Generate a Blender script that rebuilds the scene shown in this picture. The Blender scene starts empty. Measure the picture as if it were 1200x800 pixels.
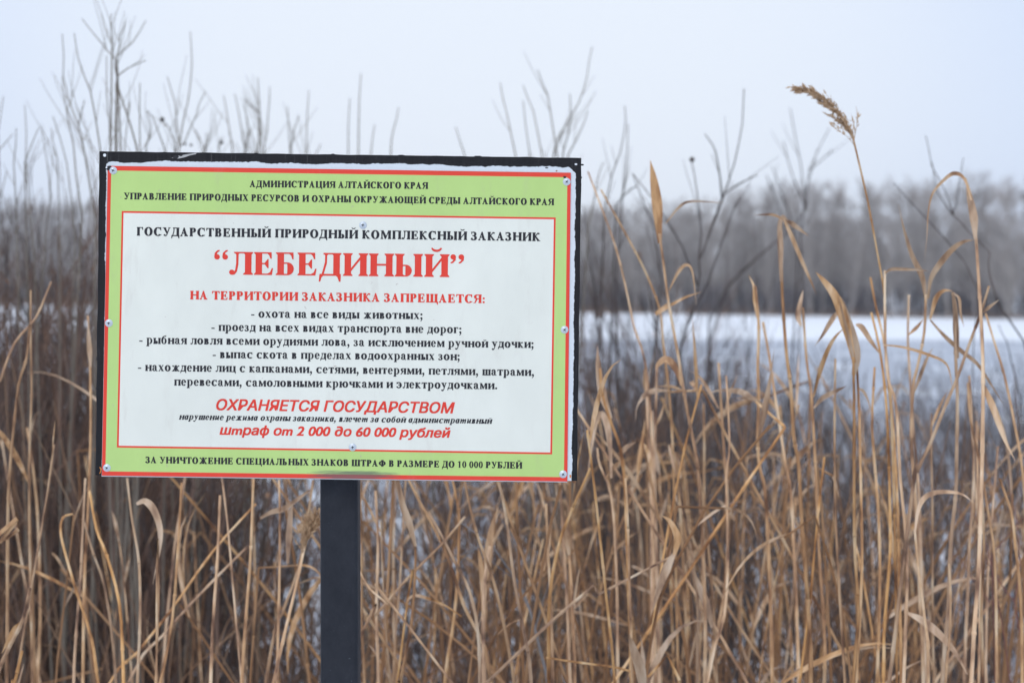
import bpy, math, random
from mathutils import Vector, Matrix, noise
R = math.radians
SC = bpy.context.scene
COL = SC.collection
random.seed(7)

# ------------------------------------------------------------------ camera
CAM_Z = 2.6
cam_data = bpy.data.cameras.new('camera')
cam = bpy.data.objects.new('camera', cam_data)
COL.objects.link(cam)
cam.matrix_world = Matrix.Translation((0, 0, CAM_Z)) @ Matrix.Rotation(R(90 - 1.26), 4, 'X') @ Matrix.Rotation(R(.5), 4, 'Z')
cam_data.sensor_width = 36
FPX = 2502.0                      # focal length in pixels of the 1200 px wide photograph
cam_data.lens = FPX / 1200 * 36
cam_data.clip_start, cam_data.clip_end = .05, 12000
cam_data.dof.use_dof = True
cam_data.dof.focus_distance = 4.0
cam_data.dof.aperture_fstop = 4.8
SC.camera = cam
CAMROT = cam.matrix_world.to_3x3()

# ------------------------------------------------------------------ world, sun, exposure
SUN_EL, SUN_AZ = 42, 200         # azimuth clockwise from +Y: behind the camera, a little to the left
world = bpy.data.worlds.new('World')
SC.world = world
world.use_nodes = True
wn, wl = world.node_tree.nodes, world.node_tree.links
wn.clear()
sky = wn.new('ShaderNodeTexSky')
sky.sky_type = 'NISHITA'; sky.sun_disc = False
sky.sun_elevation = R(SUN_EL); sky.sun_rotation = R(SUN_AZ)
sky.air_density = 1; sky.dust_density = 3; sky.ozone_density = 1
tc = wn.new('ShaderNodeTexCoord')
nz = wn.new('ShaderNodeTexNoise'); nz.inputs['Scale'].default_value = 2.2; nz.inputs['Detail'].default_value = 3
ramp = wn.new('ShaderNodeValToRGB')
ramp.color_ramp.elements[0].position = .3; ramp.color_ramp.elements[0].color = (.60, .70, .90, 1)
ramp.color_ramp.elements[1].position = .68; ramp.color_ramp.elements[1].color = (.68, .765, .91, 1)
wl.new(tc.outputs['Generated'], nz.inputs['Vector']); wl.new(nz.outputs['Fac'], ramp.inputs['Fac'])
bg1 = wn.new('ShaderNodeBackground'); bg1.inputs['Strength'].default_value = .05
wl.new(sky.outputs[0], bg1.inputs['Color'])
bg2 = wn.new('ShaderNodeBackground'); bg2.inputs['Strength'].default_value = 1.28     # the cloud layer
_v = wn.new('ShaderNodeVectorMath'); _v.operation = 'DOT_PRODUCT'
_v.inputs[1].default_value = Vector((-.02, 1, .10)).normalized()
wl.new(tc.outputs['Generated'], _v.inputs[0])
_m = wn.new('ShaderNodeMapRange'); _m.interpolation_type = 'SMOOTHSTEP'
_m.inputs['From Min'].default_value = math.cos(R(17)); _m.inputs['From Max'].default_value = math.cos(R(3))
_m.inputs['To Max'].default_value = 1
wl.new(_v.outputs['Value'], _m.inputs['Value'])
_x = wn.new('ShaderNodeMix'); _x.data_type = 'RGBA'; _x.inputs[7].default_value = (.76, .82, .915, 1)
wl.new(_m.outputs[0], _x.inputs[0]); wl.new(ramp.outputs['Color'], _x.inputs[6])
wl.new(_x.outputs[2], bg2.inputs['Color'])
mx = wn.new('ShaderNodeMixShader'); mx.inputs[0].default_value = .85
wl.new(bg1.outputs[0], mx.inputs[1]); wl.new(bg2.outputs[0], mx.inputs[2])
wo = wn.new('ShaderNodeOutputWorld'); wl.new(mx.outputs[0], wo.inputs['Surface'])

sd = bpy.data.lights.new('sun', 'SUN')
sd.energy = 1.15; sd.angle = R(18); sd.color = (1, .96, .9)
sun = bpy.data.objects.new('sun', sd); COL.objects.link(sun)
_d = Vector((math.sin(R(SUN_AZ)) * math.cos(R(SUN_EL)), math.cos(R(SUN_AZ)) * math.cos(R(SUN_EL)), math.sin(R(SUN_EL))))
sun.rotation_euler = _d.to_track_quat('Z', 'Y').to_euler()
SC.view_settings.view_transform = 'Standard'
SC.view_settings.look = 'None'
SC.view_settings.exposure = 0
SC.view_settings.gamma = 1
SC.cycles.use_denoising = True
SC.cycles.max_bounces = 5
SC.cycles.diffuse_bounces = 3
SC.cycles.glossy_bounces = 2
SC.cycles.transmission_bounces = 2
SC.cycles.volume_bounces = 0

# ------------------------------------------------------------------ helpers
def ray(px, py):
    return CAMROT @ Vector(((px - 600) / FPX, -(py - 400) / FPX, -1))
def at(px, py, y):
    """the place seen at photo pixel px, py on the vertical plane y metres ahead"""
    d = ray(px, py)
    return Vector((0, 0, CAM_Z)) + d * (y / d.y)

class MB:
    def __init__(s): s.v = []; s.f = []; s.m = []
    def add(s, vs, fs, mi=0):
        o = len(s.v); s.v += [tuple(p) for p in vs]
        s.f += [tuple(i + o for i in f) for f in fs]; s.m += [mi] * len(fs)
    def tube(s, pts, rad, n=3, mi=0, cap=True):
        k = len(pts)
        if not hasattr(rad, '__len__'): rad = [rad] * k
        vs = []
        u = Vector((.31, .9, .17))
        for i, p in enumerate(pts):
            a = pts[max(i - 1, 0)]; b = pts[min(i + 1, k - 1)]
            t = (b - a)
            if t.length < 1e-9: t = Vector((0, 0, 1))
            t.normalize()
            e1 = t.cross(u)
            if e1.length < .05: e1 = t.cross(Vector((1, 0, 0)))
            e1.normalize(); e2 = t.cross(e1)
            u = -t.cross(e1) if False else u
            for j in range(n):
                w = 2 * math.pi * j / n
                vs.append(p + (e1 * math.cos(w) + e2 * math.sin(w)) * rad[i])
        fs = []
        for i in range(k - 1):
            for j in range(n):
                j2 = (j + 1) % n
                fs.append((i * n + j, i * n + j2, (i + 1) * n + j2, (i + 1) * n + j))
        if cap and n > 3:
            fs.append(tuple(range(n - 1, -1, -1))); fs.append(tuple((k - 1) * n + j for j in range(n)))
        s.add(vs, fs, mi)
    def box(s, x0, y0, z0, x1, y1, z1, mi=0):
        vs = [(x, y, z) for z in (z0, z1) for y in (y0, y1) for x in (x0, x1)]
        s.add(vs, [(0, 2, 3, 1), (4, 5, 7, 6), (0, 1, 5, 4), (2, 6, 7, 3), (0, 4, 6, 2), (1, 3, 7, 5)], mi)
    def mesh(s, name, mats, smooth=False):
        me = bpy.data.meshes.new(name)
        me.from_pydata(s.v, [], s.f)
        for m in (mats if isinstance(mats, (list, tuple)) else [mats]): me.materials.append(m)
        me.polygons.foreach_set('material_index', s.m)
        me.polygons.foreach_set('use_smooth', [smooth] * len(s.f))
        me.update()
        return me
    def obj(s, name, mats, parent=None, smooth=False):
        o = bpy.data.objects.new(name, s.mesh(name, mats, smooth)); COL.objects.link(o)
        if parent: o.parent = parent
        return o

def tag(o, label=None, cat=None, group=None, kind=None):
    if label: o['label'] = label
    if cat: o['category'] = cat
    if group: o['group'] = group
    if kind: o['kind'] = kind
    return o
def empty(name, loc):
    o = bpy.data.objects.new(name, None); COL.objects.link(o); o.location = loc; o.empty_display_size = .05
    return o
def copy_tree(root):
    r = root.copy(); COL.objects.link(r)
    for ch in root.children:
        c = ch.copy(); COL.objects.link(c); c.parent = r
    return r

# ------------------------------------------------------------------ materials
def mat(name, rough=.8, spec=.3):
    m = bpy.data.materials.new(name); m.use_nodes = True
    b = m.node_tree.nodes['Principled BSDF']
    b.inputs['Roughness'].default_value = rough
    b.inputs['Specular IOR Level'].default_value = spec
    return m, m.node_tree.nodes, m.node_tree.links, b
def ramp_node(n, stops):
    r = n.new('ShaderNodeValToRGB')
    while len(r.color_ramp.elements) < len(stops): r.color_ramp.elements.new(.5)
    for e, (p, c) in zip(r.color_ramp.elements, stops): e.position = p; e.color = (*c, 1)
    return r
def noise_mat(name, stops, scale=(1, 1, 1), ns=5, detail=4, rough=.8, spec=.2, bump=0, vary=.0, transl=0):
    m, n, l, b = mat(name, rough, spec)
    t = n.new('ShaderNodeTexCoord'); mp = n.new('ShaderNodeMapping'); mp.inputs['Scale'].default_value = scale
    l.new(t.outputs['Object'], mp.inputs['Vector'])
    oi = n.new('ShaderNodeObjectInfo')
    addv = n.new('ShaderNodeVectorMath'); addv.operation = 'MULTIPLY_ADD'
    addv.inputs[1].default_value = (37, 21, 13)
    cx = n.new('ShaderNodeCombineXYZ')
    for i in range(3): l.new(oi.outputs['Random'], cx.inputs[i])
    l.new(cx.outputs[0], addv.inputs[0]); l.new(mp.outputs[0], addv.inputs[2])
    x = n.new('ShaderNodeTexNoise'); x.inputs['Scale'].default_value = ns; x.inputs['Detail'].default_value = detail
    l.new(addv.outputs[0], x.inputs['Vector'])
    r = ramp_node(n, stops); l.new(x.outputs['Fac'], r.inputs['Fac'])
    out = r.outputs['Color']
    if vary:
        hs = n.new('ShaderNodeHueSaturation')
        mr = n.new('ShaderNodeMapRange'); mr.inputs['To Min'].default_value = 1 - vary; mr.inputs['To Max'].default_value = 1 + vary
        l.new(oi.outputs['Random'], mr.inputs['Value']); l.new(mr.outputs[0], hs.inputs['Value']); l.new(out, hs.inputs['Color'])
        m2 = n.new('ShaderNodeMath'); m2.operation = 'MULTIPLY_ADD'; m2.inputs[1].default_value = 7.31; m2.inputs[2].default_value = 0
        f2 = n.new('ShaderNodeMath'); f2.operation = 'FRACT'
        l.new(oi.outputs['Random'], m2.inputs[0]); l.new(m2.outputs[0], f2.inputs[0])
        mr2 = n.new('ShaderNodeMapRange'); mr2.inputs['To Min'].default_value = 1 - vary; mr2.inputs['To Max'].default_value = 1 + vary * .1
        l.new(f2.outputs[0], mr2.inputs['Value']); l.new(mr2.outputs[0], hs.inputs['Saturation'])
        out = hs.outputs[0]
    l.new(out, b.inputs['Base Color'])
    if bump:
        bn = n.new('ShaderNodeBump'); bn.inputs['Strength'].default_value = bump; bn.inputs['Distance'].default_value = .01
        l.new(x.outputs['Fac'], bn.inputs['Height']); l.new(bn.outputs[0], b.inputs['Normal'])
    if transl:
        tr = n.new('ShaderNodeBsdfTranslucent'); l.new(out, tr.inputs['Color'])
        ms = n.new('ShaderNodeMixShader'); ms.inputs[0].default_value = transl
        l.new(b.outputs[0], ms.inputs[1]); l.new(tr.outputs[0], ms.inputs[2])
        l.new(ms.outputs[0], n['Material Output'].inputs['Surface'])
    return m

M_STEM = noise_mat('dry_reed_stem', [(.33, (.15, .066, .030)), (.43, (.38, .19, .077)), (.55, (.57, .325, .14)), (.66, (.68, .48, .28))],
                   (3, 3, 1), 9, 7, .7, .2, .3, .26)
M_LEAF = noise_mat('dry_reed_leaf', [(.33, (.24, .118, .057)), (.48, (.50, .295, .145)), (.66, (.67, .47, .29))], (3, 3, .8), 12, 7, .75, .2, .4, .26, .25)
M_PLUME = noise_mat('reed_plume', [(.3, (.42, .27, .16)), (.6, (.62, .44, .28)), (.8, (.75, .58, .41))], (1, 1, 1), 60, 3, .9, .1, 0, .05, .25)
M_BACKREED = noise_mat('far_reed_stem', [(.3, (.14, .07, .036)), (.5, (.28, .15, .075)), (.75, (.42, .26, .145))], (1, 1, .4), 6, 4, .8, .15)
M_TWIG = noise_mat('willow_bark', [(.3, (.038, .028, .026)), (.55, (.080, .061, .055)), (.8, (.16, .13, .115))], (1, 1, .5), 7, 4, .75, .25, 0, .22)
M_TWIGG = noise_mat('olive_grey_shoot_bark', [(.3, (.115, .095, .072)), (.6, (.20, .17, .135)), (.8, (.27, .235, .19))], (1, 1, .5), 7, 4, .7, .25, 0, .12)
M_REDTWIG = noise_mat('red_brown_bark', [(.3, (.11, .04, .032)), (.7, (.22, .09, .075))], (1, 1, .5), 9, 3, .6, .3, 0, .1)
M_GREYDEAD = noise_mat('weathered_grey_wood', [(.3, (.14, .135, .14)), (.7, (.27, .26, .26))], (1, 1, .3), 12, 4, .85, .15)
M_DEADLEAF = noise_mat('withered_leaf', [(.3, (.17, .085, .045)), (.7, (.34, .20, .12))], (1, 1, 1), 30, 3, .8, .2, 0, .2)
M_BIRCH = noise_mat('tree_bark', [(.3, (.25, .22, .20)), (.55, (.42, .385, .36)), (.75, (.68, .65, .62))], (1, 1, .25), 1.2, 4, .85, .2, 0, .15)
M_CROWN = noise_mat('tree_twig_bark', [(.3, (.26, .225, .205)), (.7, (.39, .35, .325))], (1, 1, 1), .6, 3, .9, .1, 0, .12)
M_UNDER = noise_mat('undergrowth_bark', [(.3, (.06, .05, .055)), (.7, (.12, .10, .105))], (1, 1, 1), .4, 3, .9, .1)

# ------------------------------------------------------------------ ground and frozen lake
def shore_y(x):
    x = max(-700, min(600, x))
    return 318 - .75 * x if x < 300 else 93 + (x - 300) * .4
def ground_z(x, y):
    if y < 5.5: z = 1.0
    elif y < 17:
        t = (y - 5.5) / 11.5; z = 1.0 - 1.45 * t * t * (3 - 2 * t)
    else:
        z = -.45
        t = (y - shore_y(x) + 6) / 30
        if t > 0: z += min(t, 1) * .8
    if y < 17: z += .07 * noise.noise(Vector((x * .7, y * .7, 3))) + .03 * noise.noise(Vector((x * 2.3, y * 2.3, 9)))
    return z
def sheet(name, xs, ys, zf, m, label=None, kind='structure'):
    vs = [(x, y, zf(x, y)) for y in ys for x in xs]; nx = len(xs)
    fs = [(j * nx + i, j * nx + i + 1, (j + 1) * nx + i + 1, (j + 1) * nx + i) for j in range(len(ys) - 1) for i in range(nx - 1)]
    b = MB(); b.add(vs, fs); o = b.obj(name, m, smooth=True); tag(o, kind=kind, label=label); return o
xs = sorted(set([-4000, -2000, -1200, -800, -600] + [-400 + 20 * i for i in range(41)] + [-12 + .4 * i for i in range(61)] + [600, 800, 1200, 2000, 4000]))
ys = [-300, -60, -20] + [-6 + .4 * i for i in range(66)] + [22, 26, 40, 70, 100] + [130 + 12 * i for i in range(70)] + [1100, 1500, 2500, 5000]
m, n, l, b = mat('snow_and_litter', .85, .2)
t = n.new('ShaderNodeTexCoord')
x1 = n.new('ShaderNodeTexNoise'); x1.inputs['Scale'].default_value = 1.6; x1.inputs['Detail'].default_value = 8; x1.inputs['Roughness'].default_value = .7
l.new(t.outputs['Object'], x1.inputs['Vector'])
x2 = n.new('ShaderNodeTexNoise'); x2.inputs['Scale'].default_value = 22; x2.inputs['Detail'].default_value = 5
l.new(t.outputs['Object'], x2.inputs['Vector'])
lit = ramp_node(n, [(.3, (.07, .048, .034)), (.55, (.17, .115, .07)), (.75, (.33, .23, .14))]); l.new(x2.outputs['Fac'], lit.inputs['Fac'])
msk = ramp_node(n, [(.40, (0, 0, 0)), (.46, (1, 1, 1))]); l.new(x1.outputs['Fac'], msk.inputs['Fac'])
# litter only on the reed bank, clean snow elsewhere
sx = n.new('ShaderNodeSeparateXYZ'); l.new(t.outputs['Object'], sx.inputs[0])
far = n.new('ShaderNodeMapRange'); far.inputs['From Min'].default_value = 15; far.inputs['From Max'].default_value = 22
l.new(sx.outputs['Y'], far.inputs['Value'])
mxm = n.new('ShaderNodeMath'); mxm.operation = 'MAXIMUM'; l.new(msk.outputs['Color'], mxm.inputs[0]); l.new(far.outputs[0], mxm.inputs[1])
mc = n.new('ShaderNodeMix'); mc.data_type = 'RGBA'; mc.inputs[7].default_value = (.86, .88, .92, 1)
l.new(mxm.outputs[0], mc.inputs[0]); l.new(lit.outputs['Color'], mc.inputs[6]); l.new(mc.outputs[2], b.inputs['Base Color'])
bp = n.new('ShaderNodeBump'); bp.inputs['Strength'].default_value = .5; bp.inputs['Distance'].default_value = .04
l.new(x2.outputs['Fac'], bp.inputs['Height']); l.new(bp.outputs[0], b.inputs['Normal'])
sheet('snowy_ground', xs, ys, ground_z, m, 'snowy bank and far shore around the frozen lake')

m, n, l, b = mat('lake_ice', .5, .35)
t = n.new('ShaderNodeTexCoord'); sx = n.new('ShaderNodeSeparateXYZ'); l.new(t.outputs['Object'], sx.inputs[0])
nn = n.new('ShaderNodeTexNoise'); nn.inputs['Scale'].default_value = .05; nn.inputs['Detail'].default_value = 6
l.new(t.outputs['Object'], nn.inputs['Vector'])
ma = n.new('ShaderNodeMath'); ma.operation = 'MULTIPLY_ADD'; ma.inputs[1].default_value = 30
l.new(nn.outputs['Fac'], ma.inputs[0]); l.new(sx.outputs['Y'], ma.inputs[2])
mr = n.new('ShaderNodeMapRange'); mr.inputs['From Min'].default_value = 140; mr.inputs['From Max'].default_value = 150
l.new(ma.outputs[0], mr.inputs['Value'])
gate = n.new('ShaderNodeMapRange'); gate.inputs['From Min'].default_value = 34; gate.inputs['From Max'].default_value = 22; gate.inputs['To Max'].default_value = .13
l.new(sx.outputs['Y'], gate.inputs['Value'])
n2 = n.new('ShaderNodeTexNoise'); n2.inputs['Scale'].default_value = .6; n2.inputs['Detail'].default_value = 6
mp2 = n.new('ShaderNodeMapping'); mp2.inputs['Scale'].default_value = (1, .35, 1)
l.new(t.outputs['Object'], mp2.inputs[0]); l.new(mp2.outputs[0], n2.inputs['Vector'])
ice = ramp_node(n, [(.3, (.37, .40, .455)), (.56, (.43, .46, .52)), (.64, (.80, .83, .87))]); ad = n.new('ShaderNodeMath'); ad.operation = 'ADD'; l.new(n2.outputs['Fac'], ad.inputs[0]); l.new(gate.outputs[0], ad.inputs[1]); l.new(ad.outputs[0], ice.inputs['Fac'])
mc = n.new('ShaderNodeMix'); mc.data_type = 'RGBA'; mc.inputs[7].default_value = (.90, .92, .95, 1)
l.new(mr.outputs[0], mc.inputs[0]); l.new(ice.outputs['Color'], mc.inputs[6]); l.new(mc.outputs[2], b.inputs['Base Color'])
# the lake sheet ends under the far shore
lv, lf = [], []
lx = [-700 + 25 * i for i in range(53)]
for x in lx: lv += [(x, 7.5, 0), (x, shore_y(x) + 4, 0)]
for i in range(len(lx) - 1): lf.append((2 * i, 2 * i + 2, 2 * i + 3, 2 * i + 1))
bb = MB(); bb.add(lv, lf)
tag(bb.obj('frozen_lake', m), 'frozen lake with blue grey ice and a bright snow strip beyond', kind='structure')

# ------------------------------------------------------------------ the sign
S_W, S_H = .9026, .6054
SIGN = Matrix.Translation((-.32561, 4.0, 2.55624)) @ Matrix.Rotation(R(.3249), 4, 'Z') @ Matrix.Rotation(R(-.8773), 4, 'X') @ Matrix.Rotation(R(.2633), 4, 'Y')
SINV = SIGN.inverted()
def loc(px, py):
    o = SINV @ Vector((0, 0, CAM_Z)); d = SINV.to_3x3() @ ray(px, py)
    p = o + d * (-o.y / d.y)
    return p.x, p.z
UPX = S_W / 563.3               # metres per photo pixel on the board

sign = empty('information_sign', (-.315, 4.03, 1.0))
tag(sign, 'green bordered information sign with red and black lettering on a dark steel post', 'sign')
bpy.context.view_layer.update()
def on_sign(o, w=SIGN):
    o.parent = sign
    o.matrix_parent_inverse = Matrix.Identity(4)
    o.matrix_basis = Matrix.Translation(-sign.location) @ w
    return o

# backing board: white sheet whose rim is brushed with black paint
m, n, l, b = mat('painted_board', .6, .25)
t = n.new('ShaderNodeTexCoord'); sx = n.new('ShaderNodeSeparateXYZ'); l.new(t.outputs['Object'], sx.inputs[0])
def MATH(op, a, bb_=None, c=None):
    q = n.new('ShaderNodeMath'); q.operation = op
    for i, v in enumerate((a, bb_, c)):
        if v is None: continue
        if hasattr(v, 'links'): l.new(v, q.inputs[i])
        else: q.inputs[i].default_value = v
    return q.outputs[0]
def NOISE(scale, sc, det=5, rough=.6):
    mp = n.new('ShaderNodeMapping'); mp.inputs['Scale'].default_value = scale; l.new(t.outputs['Object'], mp.inputs[0])
    q = n.new('ShaderNodeTexNoise'); q.inputs['Scale'].default_value = sc; q.inputs['Detail'].default_value = det; q.inputs['Roughness'].default_value = rough
    l.new(mp.outputs[0], q.inputs['Vector']); return q.outputs['Fac']
X, Z = sx.outputs['X'], sx.outputs['Z']
n_top = NOISE((1, 1, .4), 14); n_side = NOISE((.4, 1, 1), 16); n_fine = NOISE((1, 1, 1), 160, 3)
d_top = MATH('SUBTRACT', S_H / 2, Z); d_l = MATH('ADD', X, S_W / 2); d_r = MATH('SUBTRACT', S_W / 2, X)
def edge(d, base, nse, amp):
    a = MATH('MULTIPLY_ADD', nse, amp, base - amp * .5)
    a = MATH('MULTIPLY_ADD', n_fine, .004, a)
    a = MATH('SUBTRACT', a, d)
    return MATH('MULTIPLY', a, 900)
e1 = edge(d_top, .0165, n_top, .018); e2 = edge(d_l, .0125, n_side, .012); e3 = edge(d_r, .0085, n_side, .010)
# brushed fillets over the two upper corners
c1 = edge(MATH('ADD', d_top, d_l), .036, n_top, .012); c2 = edge(MATH('ADD', d_top, d_r), .038, n_top, .006)
mk = MATH('MAXIMUM', MATH('MAXIMUM', MATH('MAXIMUM', e1, e2), e3), MATH('MAXIMUM', c1, c2))
mkc = n.new('ShaderNodeClamp'); l.new(mk, mkc.inputs[0])
blk = ramp_node(n, [(.35, (.006, .0063, .009)), (.62, (.012, .012, .015)), (.74, (.09, .085, .085))]); l.new(NOISE((4, 1, .25), 50, 4, .7), blk.inputs['Fac'])
blk2 = ramp_node(n, [(.35, (.006, .0063, .009)), (.60, (.012, .012, .015)), (.70, (.15, .15, .15))]); l.new(NOISE((3, 1, .12), 40, 4, .7), blk2.inputs['Fac'])
sidem = MATH('LESS_THAN', d_l, .016)
mb = n.new('ShaderNodeMix'); mb.data_type = 'RGBA'; l.new(sidem, mb.inputs[0]); l.new(blk.outputs['Color'], mb.inputs[6]); l.new(blk2.outputs['Color'], mb.inputs[7])
blk.color_ramp.elements[2].position = .8
wht = ramp_node(n, [(.25, (.50, .46, .42)), (.36, (.62, .67, .72)), (.8, (.66, .72, .77))]); l.new(NOISE((1, 1, 1), 70, 5, .7), wht.inputs['Fac'])
mc = n.new('ShaderNodeMix'); mc.data_type = 'RGBA'; l.new(mkc.outputs[0], mc.inputs[0]); l.new(wht.outputs['Color'], mc.inputs[6]); l.new(mb.outputs[2], mc.inputs[7])
l.new(mc.outputs[2], b.inputs['Base Color'])
bp = n.new('ShaderNodeBump'); bp.inputs['Strength'].default_value = .35; bp.inputs['Distance'].default_value = .002
l.new(MATH('MULTIPLY_ADD', mkc.outputs[0], .6, n_fine), bp.inputs['Height']); l.new(bp.outputs[0], b.inputs['Normal'])
M_BOARD = m

bd = MB()                         # board outline slightly uneven, as cut with shears, rim folded back
N = 60
def rim(k):
    per = []
    for i in range(N): per.append((-S_W / 2 + S_W * i / N, S_H / 2))
    for i in range(40): per.append((S_W / 2, S_H / 2 - S_H * i / 40))
    for i in range(N): per.append((S_W / 2 - S_W * i / N, -S_H / 2))
    for i in range(40): per.append((-S_W / 2, -S_H / 2 + S_H * i / 40))
    out = []
    for x, z in per:
        w = .0009 * noise.noise(Vector((x * 30, z * 30, 1)))
        s = 1 - k
        out.append((x * s + w, z * s + w))
    return out
f0 = rim(.0022); f1 = rim(0)
P = len(f0)
vs = [(x, 0, z) for x, z in f0] + [(x, .0012, z) for x, z in f1] + [(x, .022, z) for x, z in f1]
fs = [tuple(range(P - 1, -1, -1)), tuple(2 * P + i for i in range(P))]
for r_ in range(2):
    for i in range(P):
        j = (i + 1) % P
        fs.append((r_ * P + i, r_ * P + j, (r_ + 1) * P + j, (r_ + 1) * P + i))
bd.add(vs, [tuple(reversed(f)) if k < 1 else f for k, f in enumerate(fs)])
board = on_sign(bd.obj('backing_board', M_BOARD))
board['label'] = 'dented white backing board with brushed black edges'
# small burrs and paint lumps along the edge
lump = MB()
def blob(b, x, y, z, rx_, ry_, rz_, mi=0, n1=6, n2=4):
    vs, fs = [], []
    for i in range(n2 + 1):
        ph = math.pi * i / n2
        for j in range(n1):
            th = 2 * math.pi * j / n1
            vs.append((x + rx_ * math.sin(ph) * math.cos(th), y + ry_ * math.cos(ph), z + rz_ * math.sin(ph) * math.sin(th)))
    for i in range(n2):
        for j in range(n1): fs.append((i * n1 + j, i * n1 + (j + 1) % n1, (i + 1) * n1 + (j + 1) % n1, (i + 1) * n1 + j))
    b.add(vs, fs, mi)
for px, py, a, c in ((682.5, 193, 2, 1.2), (681.5, 208, .8, 1.3), (117, 187, .8, 1.2), (116.6, 202, .8, 1.4), (681, 216, .7, 1), (116.2, 262, .8, 2), (115.4, 300, .7, 1.5), (677.4, 470, .7, 2), (678.5, 390, .7, 2),
                     (112.9, 420, .8, 2.5), (112.3, 455, .8, 1.6), (300, 179.5, 3, .6), (470, 181.8, 4, .6), (560, 183, 5, .6), (390, 180.5, 2.2, .6)):
    x, z = loc(px, py); blob(lump, x, .004, z, a * UPX, .003, c * UPX)
m, n, l, b = mat('black_paint', .45, .4); b.inputs['Base Color'].default_value = (.013, .013, .017, 1); M_BLACK = m
tag(on_sign(lump.obj('paint_lumps', M_BLACK)), kind='stuff')

# printed panel: one sheet, its print cut into bands (red rim, green field, red line, white field)
def print_mat(name, col, amount=1.0):
    global n, l, t
    m, n, l, b = mat(name, .42, .35)
    t = n.new('ShaderNodeTexCoord')
    s1 = NOISE((1, 1, .55), 7, 6, .65); s2 = NOISE((2.2, 1, .5), 11, 7, .75); s3 = NOISE((1, 1, 1), 90, 2, .5)
    r1 = ramp_node(n, [(.56, (0, 0, 0)), (.80, (.30 * amount,) * 3)]); l.new(s2, r1.inputs['Fac'])
    r3 = ramp_node(n, [(.745, (0, 0, 0)), (.79, (.55 * amount,) * 3)]); l.new(s3, r3.inputs['Fac'])
    mixf = MATH('MAXIMUM', r1.outputs['Color'], r3.outputs['Color'])
    base = ramp_node(n, [(.3, tuple(c * .94 for c in col)), (.7, tuple(min(1, c * 1.04) for c in col))]); l.new(s1, base.inputs['Fac'])
    mc = n.new('ShaderNodeMix'); mc.data_type = 'RGBA'; mc.inputs[7].default_value = (.42, .36, .32, 1)
    l.new(mixf, mc.inputs[0]); l.new(base.outputs['Color'], mc.inputs[6])
    # grey rubbed smear above the post
    sx = n.new('ShaderNodeSeparateXYZ'); l.new(t.outputs['Object'], sx.inputs[0])
    cx_, cz_ = loc(412, 557)
    dx = MATH('MULTIPLY', MATH('SUBTRACT', sx.outputs['X'], cx_), 1 / .085)
    dz = MATH('MULTIPLY', MATH('SUBTRACT', sx.outputs['Z'], cz_), 1 / .011)
    rr = MATH('ADD', MATH('MULTIPLY', dx, dx), MATH('MULTIPLY', dz, dz))
    streak = NOISE((.6, 1, 8), 26, 5, .7)
    sm = MATH('SUBTRACT', MATH('MULTIPLY_ADD', streak, 3.2, -.45), rr)
    smc = n.new('ShaderNodeMapRange'); smc.inputs['From Min'].default_value = 0; smc.inputs['From Max'].default_value = .9; smc.inputs['To Max'].default_value = .75
    l.new(sm, smc.inputs['Value'])
    mc2 = n.new('ShaderNodeMix'); mc2.data_type = 'RGBA'; mc2.inputs[7].default_value = (.10, .10, .105, 1)
    l.new(smc.outputs[0], mc2.inputs[0]); l.new(mc.outputs[2], mc2.inputs[6])
    l.new(mc2.outputs[2], b.inputs['Base Color'])
    bp = n.new('ShaderNodeBump'); bp.inputs['Strength'].default_value = .12; bp.inputs['Distance'].default_value = .003
    l.new(s1, bp.inputs['Height']); l.new(bp.outputs[0], b.inputs['Normal'])
    return m
M_WHITE = print_mat('print_white', (.735, .755, .685))
M_GREEN = print_mat('print_green', (.46, .645, .215))
M_RED = print_mat('print_red', (.74, .055, .032), .5)
M_INKRED = print_mat('ink_red', (.72, .047, .028), .3)
M_INK = print_mat('ink_black', (.018, .018, .024), .25)
m, n, l, b = mat('panel_edge', .6, .3); b.inputs['Base Color'].default_value = (.55, .57, .58, 1); M_EDGE = m

def quad4(pxs): return [loc(*p) for p in pxs]
O = quad4([(126.7, 194.6), (668.9, 202.6), (664.7, 563.7), (119.7, 556.8)])       # panel outline
def off(q, dl, dt, dr, db):
    k = UPX
    return [(q[0][0] + dl * k, q[0][1] - dt * k), (q[1][0] - dr * k, q[1][1] - dt * k), (q[2][0] - dr * k, q[2][1] + db * k), (q[3][0] + dl * k, q[3][1] + db * k)]
A1 = off(O, 4.1, 5.4, 4.0, 5.0)
A2 = quad4([(143, 247.4), (651.2, 255), (647, 532), (137.3, 524)])
A3 = off(A2, 2.2, 2.2, 2.2, 2.2)
YF = -.0032
pn = MB()
rings = [O, A1, A2, A3]
for k in range(3):
    vs = [(x, YF, z) for x, z in rings[k]] + [(x, YF, z) for x, z in rings[k + 1]]
    pn.add(vs, [(i, (i + 1) % 4 + 0, (i + 1) % 4 + 4, i + 4)[::-1] for i in range(4)], (1, 2, 1)[k])
pn.add([(x, YF, z) for x, z in A3], [(3, 2, 1, 0)], 0)
vs = [(x, YF, z) for x, z in O] + [(x, -.0006, z) for x, z in off(O, -.6, 0, 0, -1.2)]
pn.add(vs, [(i, (i + 1) % 4, (i + 1) % 4 + 4, i + 4) for i in range(4)], 3)
panel = on_sign(pn.obj('printed_panel', [M_WHITE, M_RED, M_GREEN, M_EDGE]))

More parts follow.
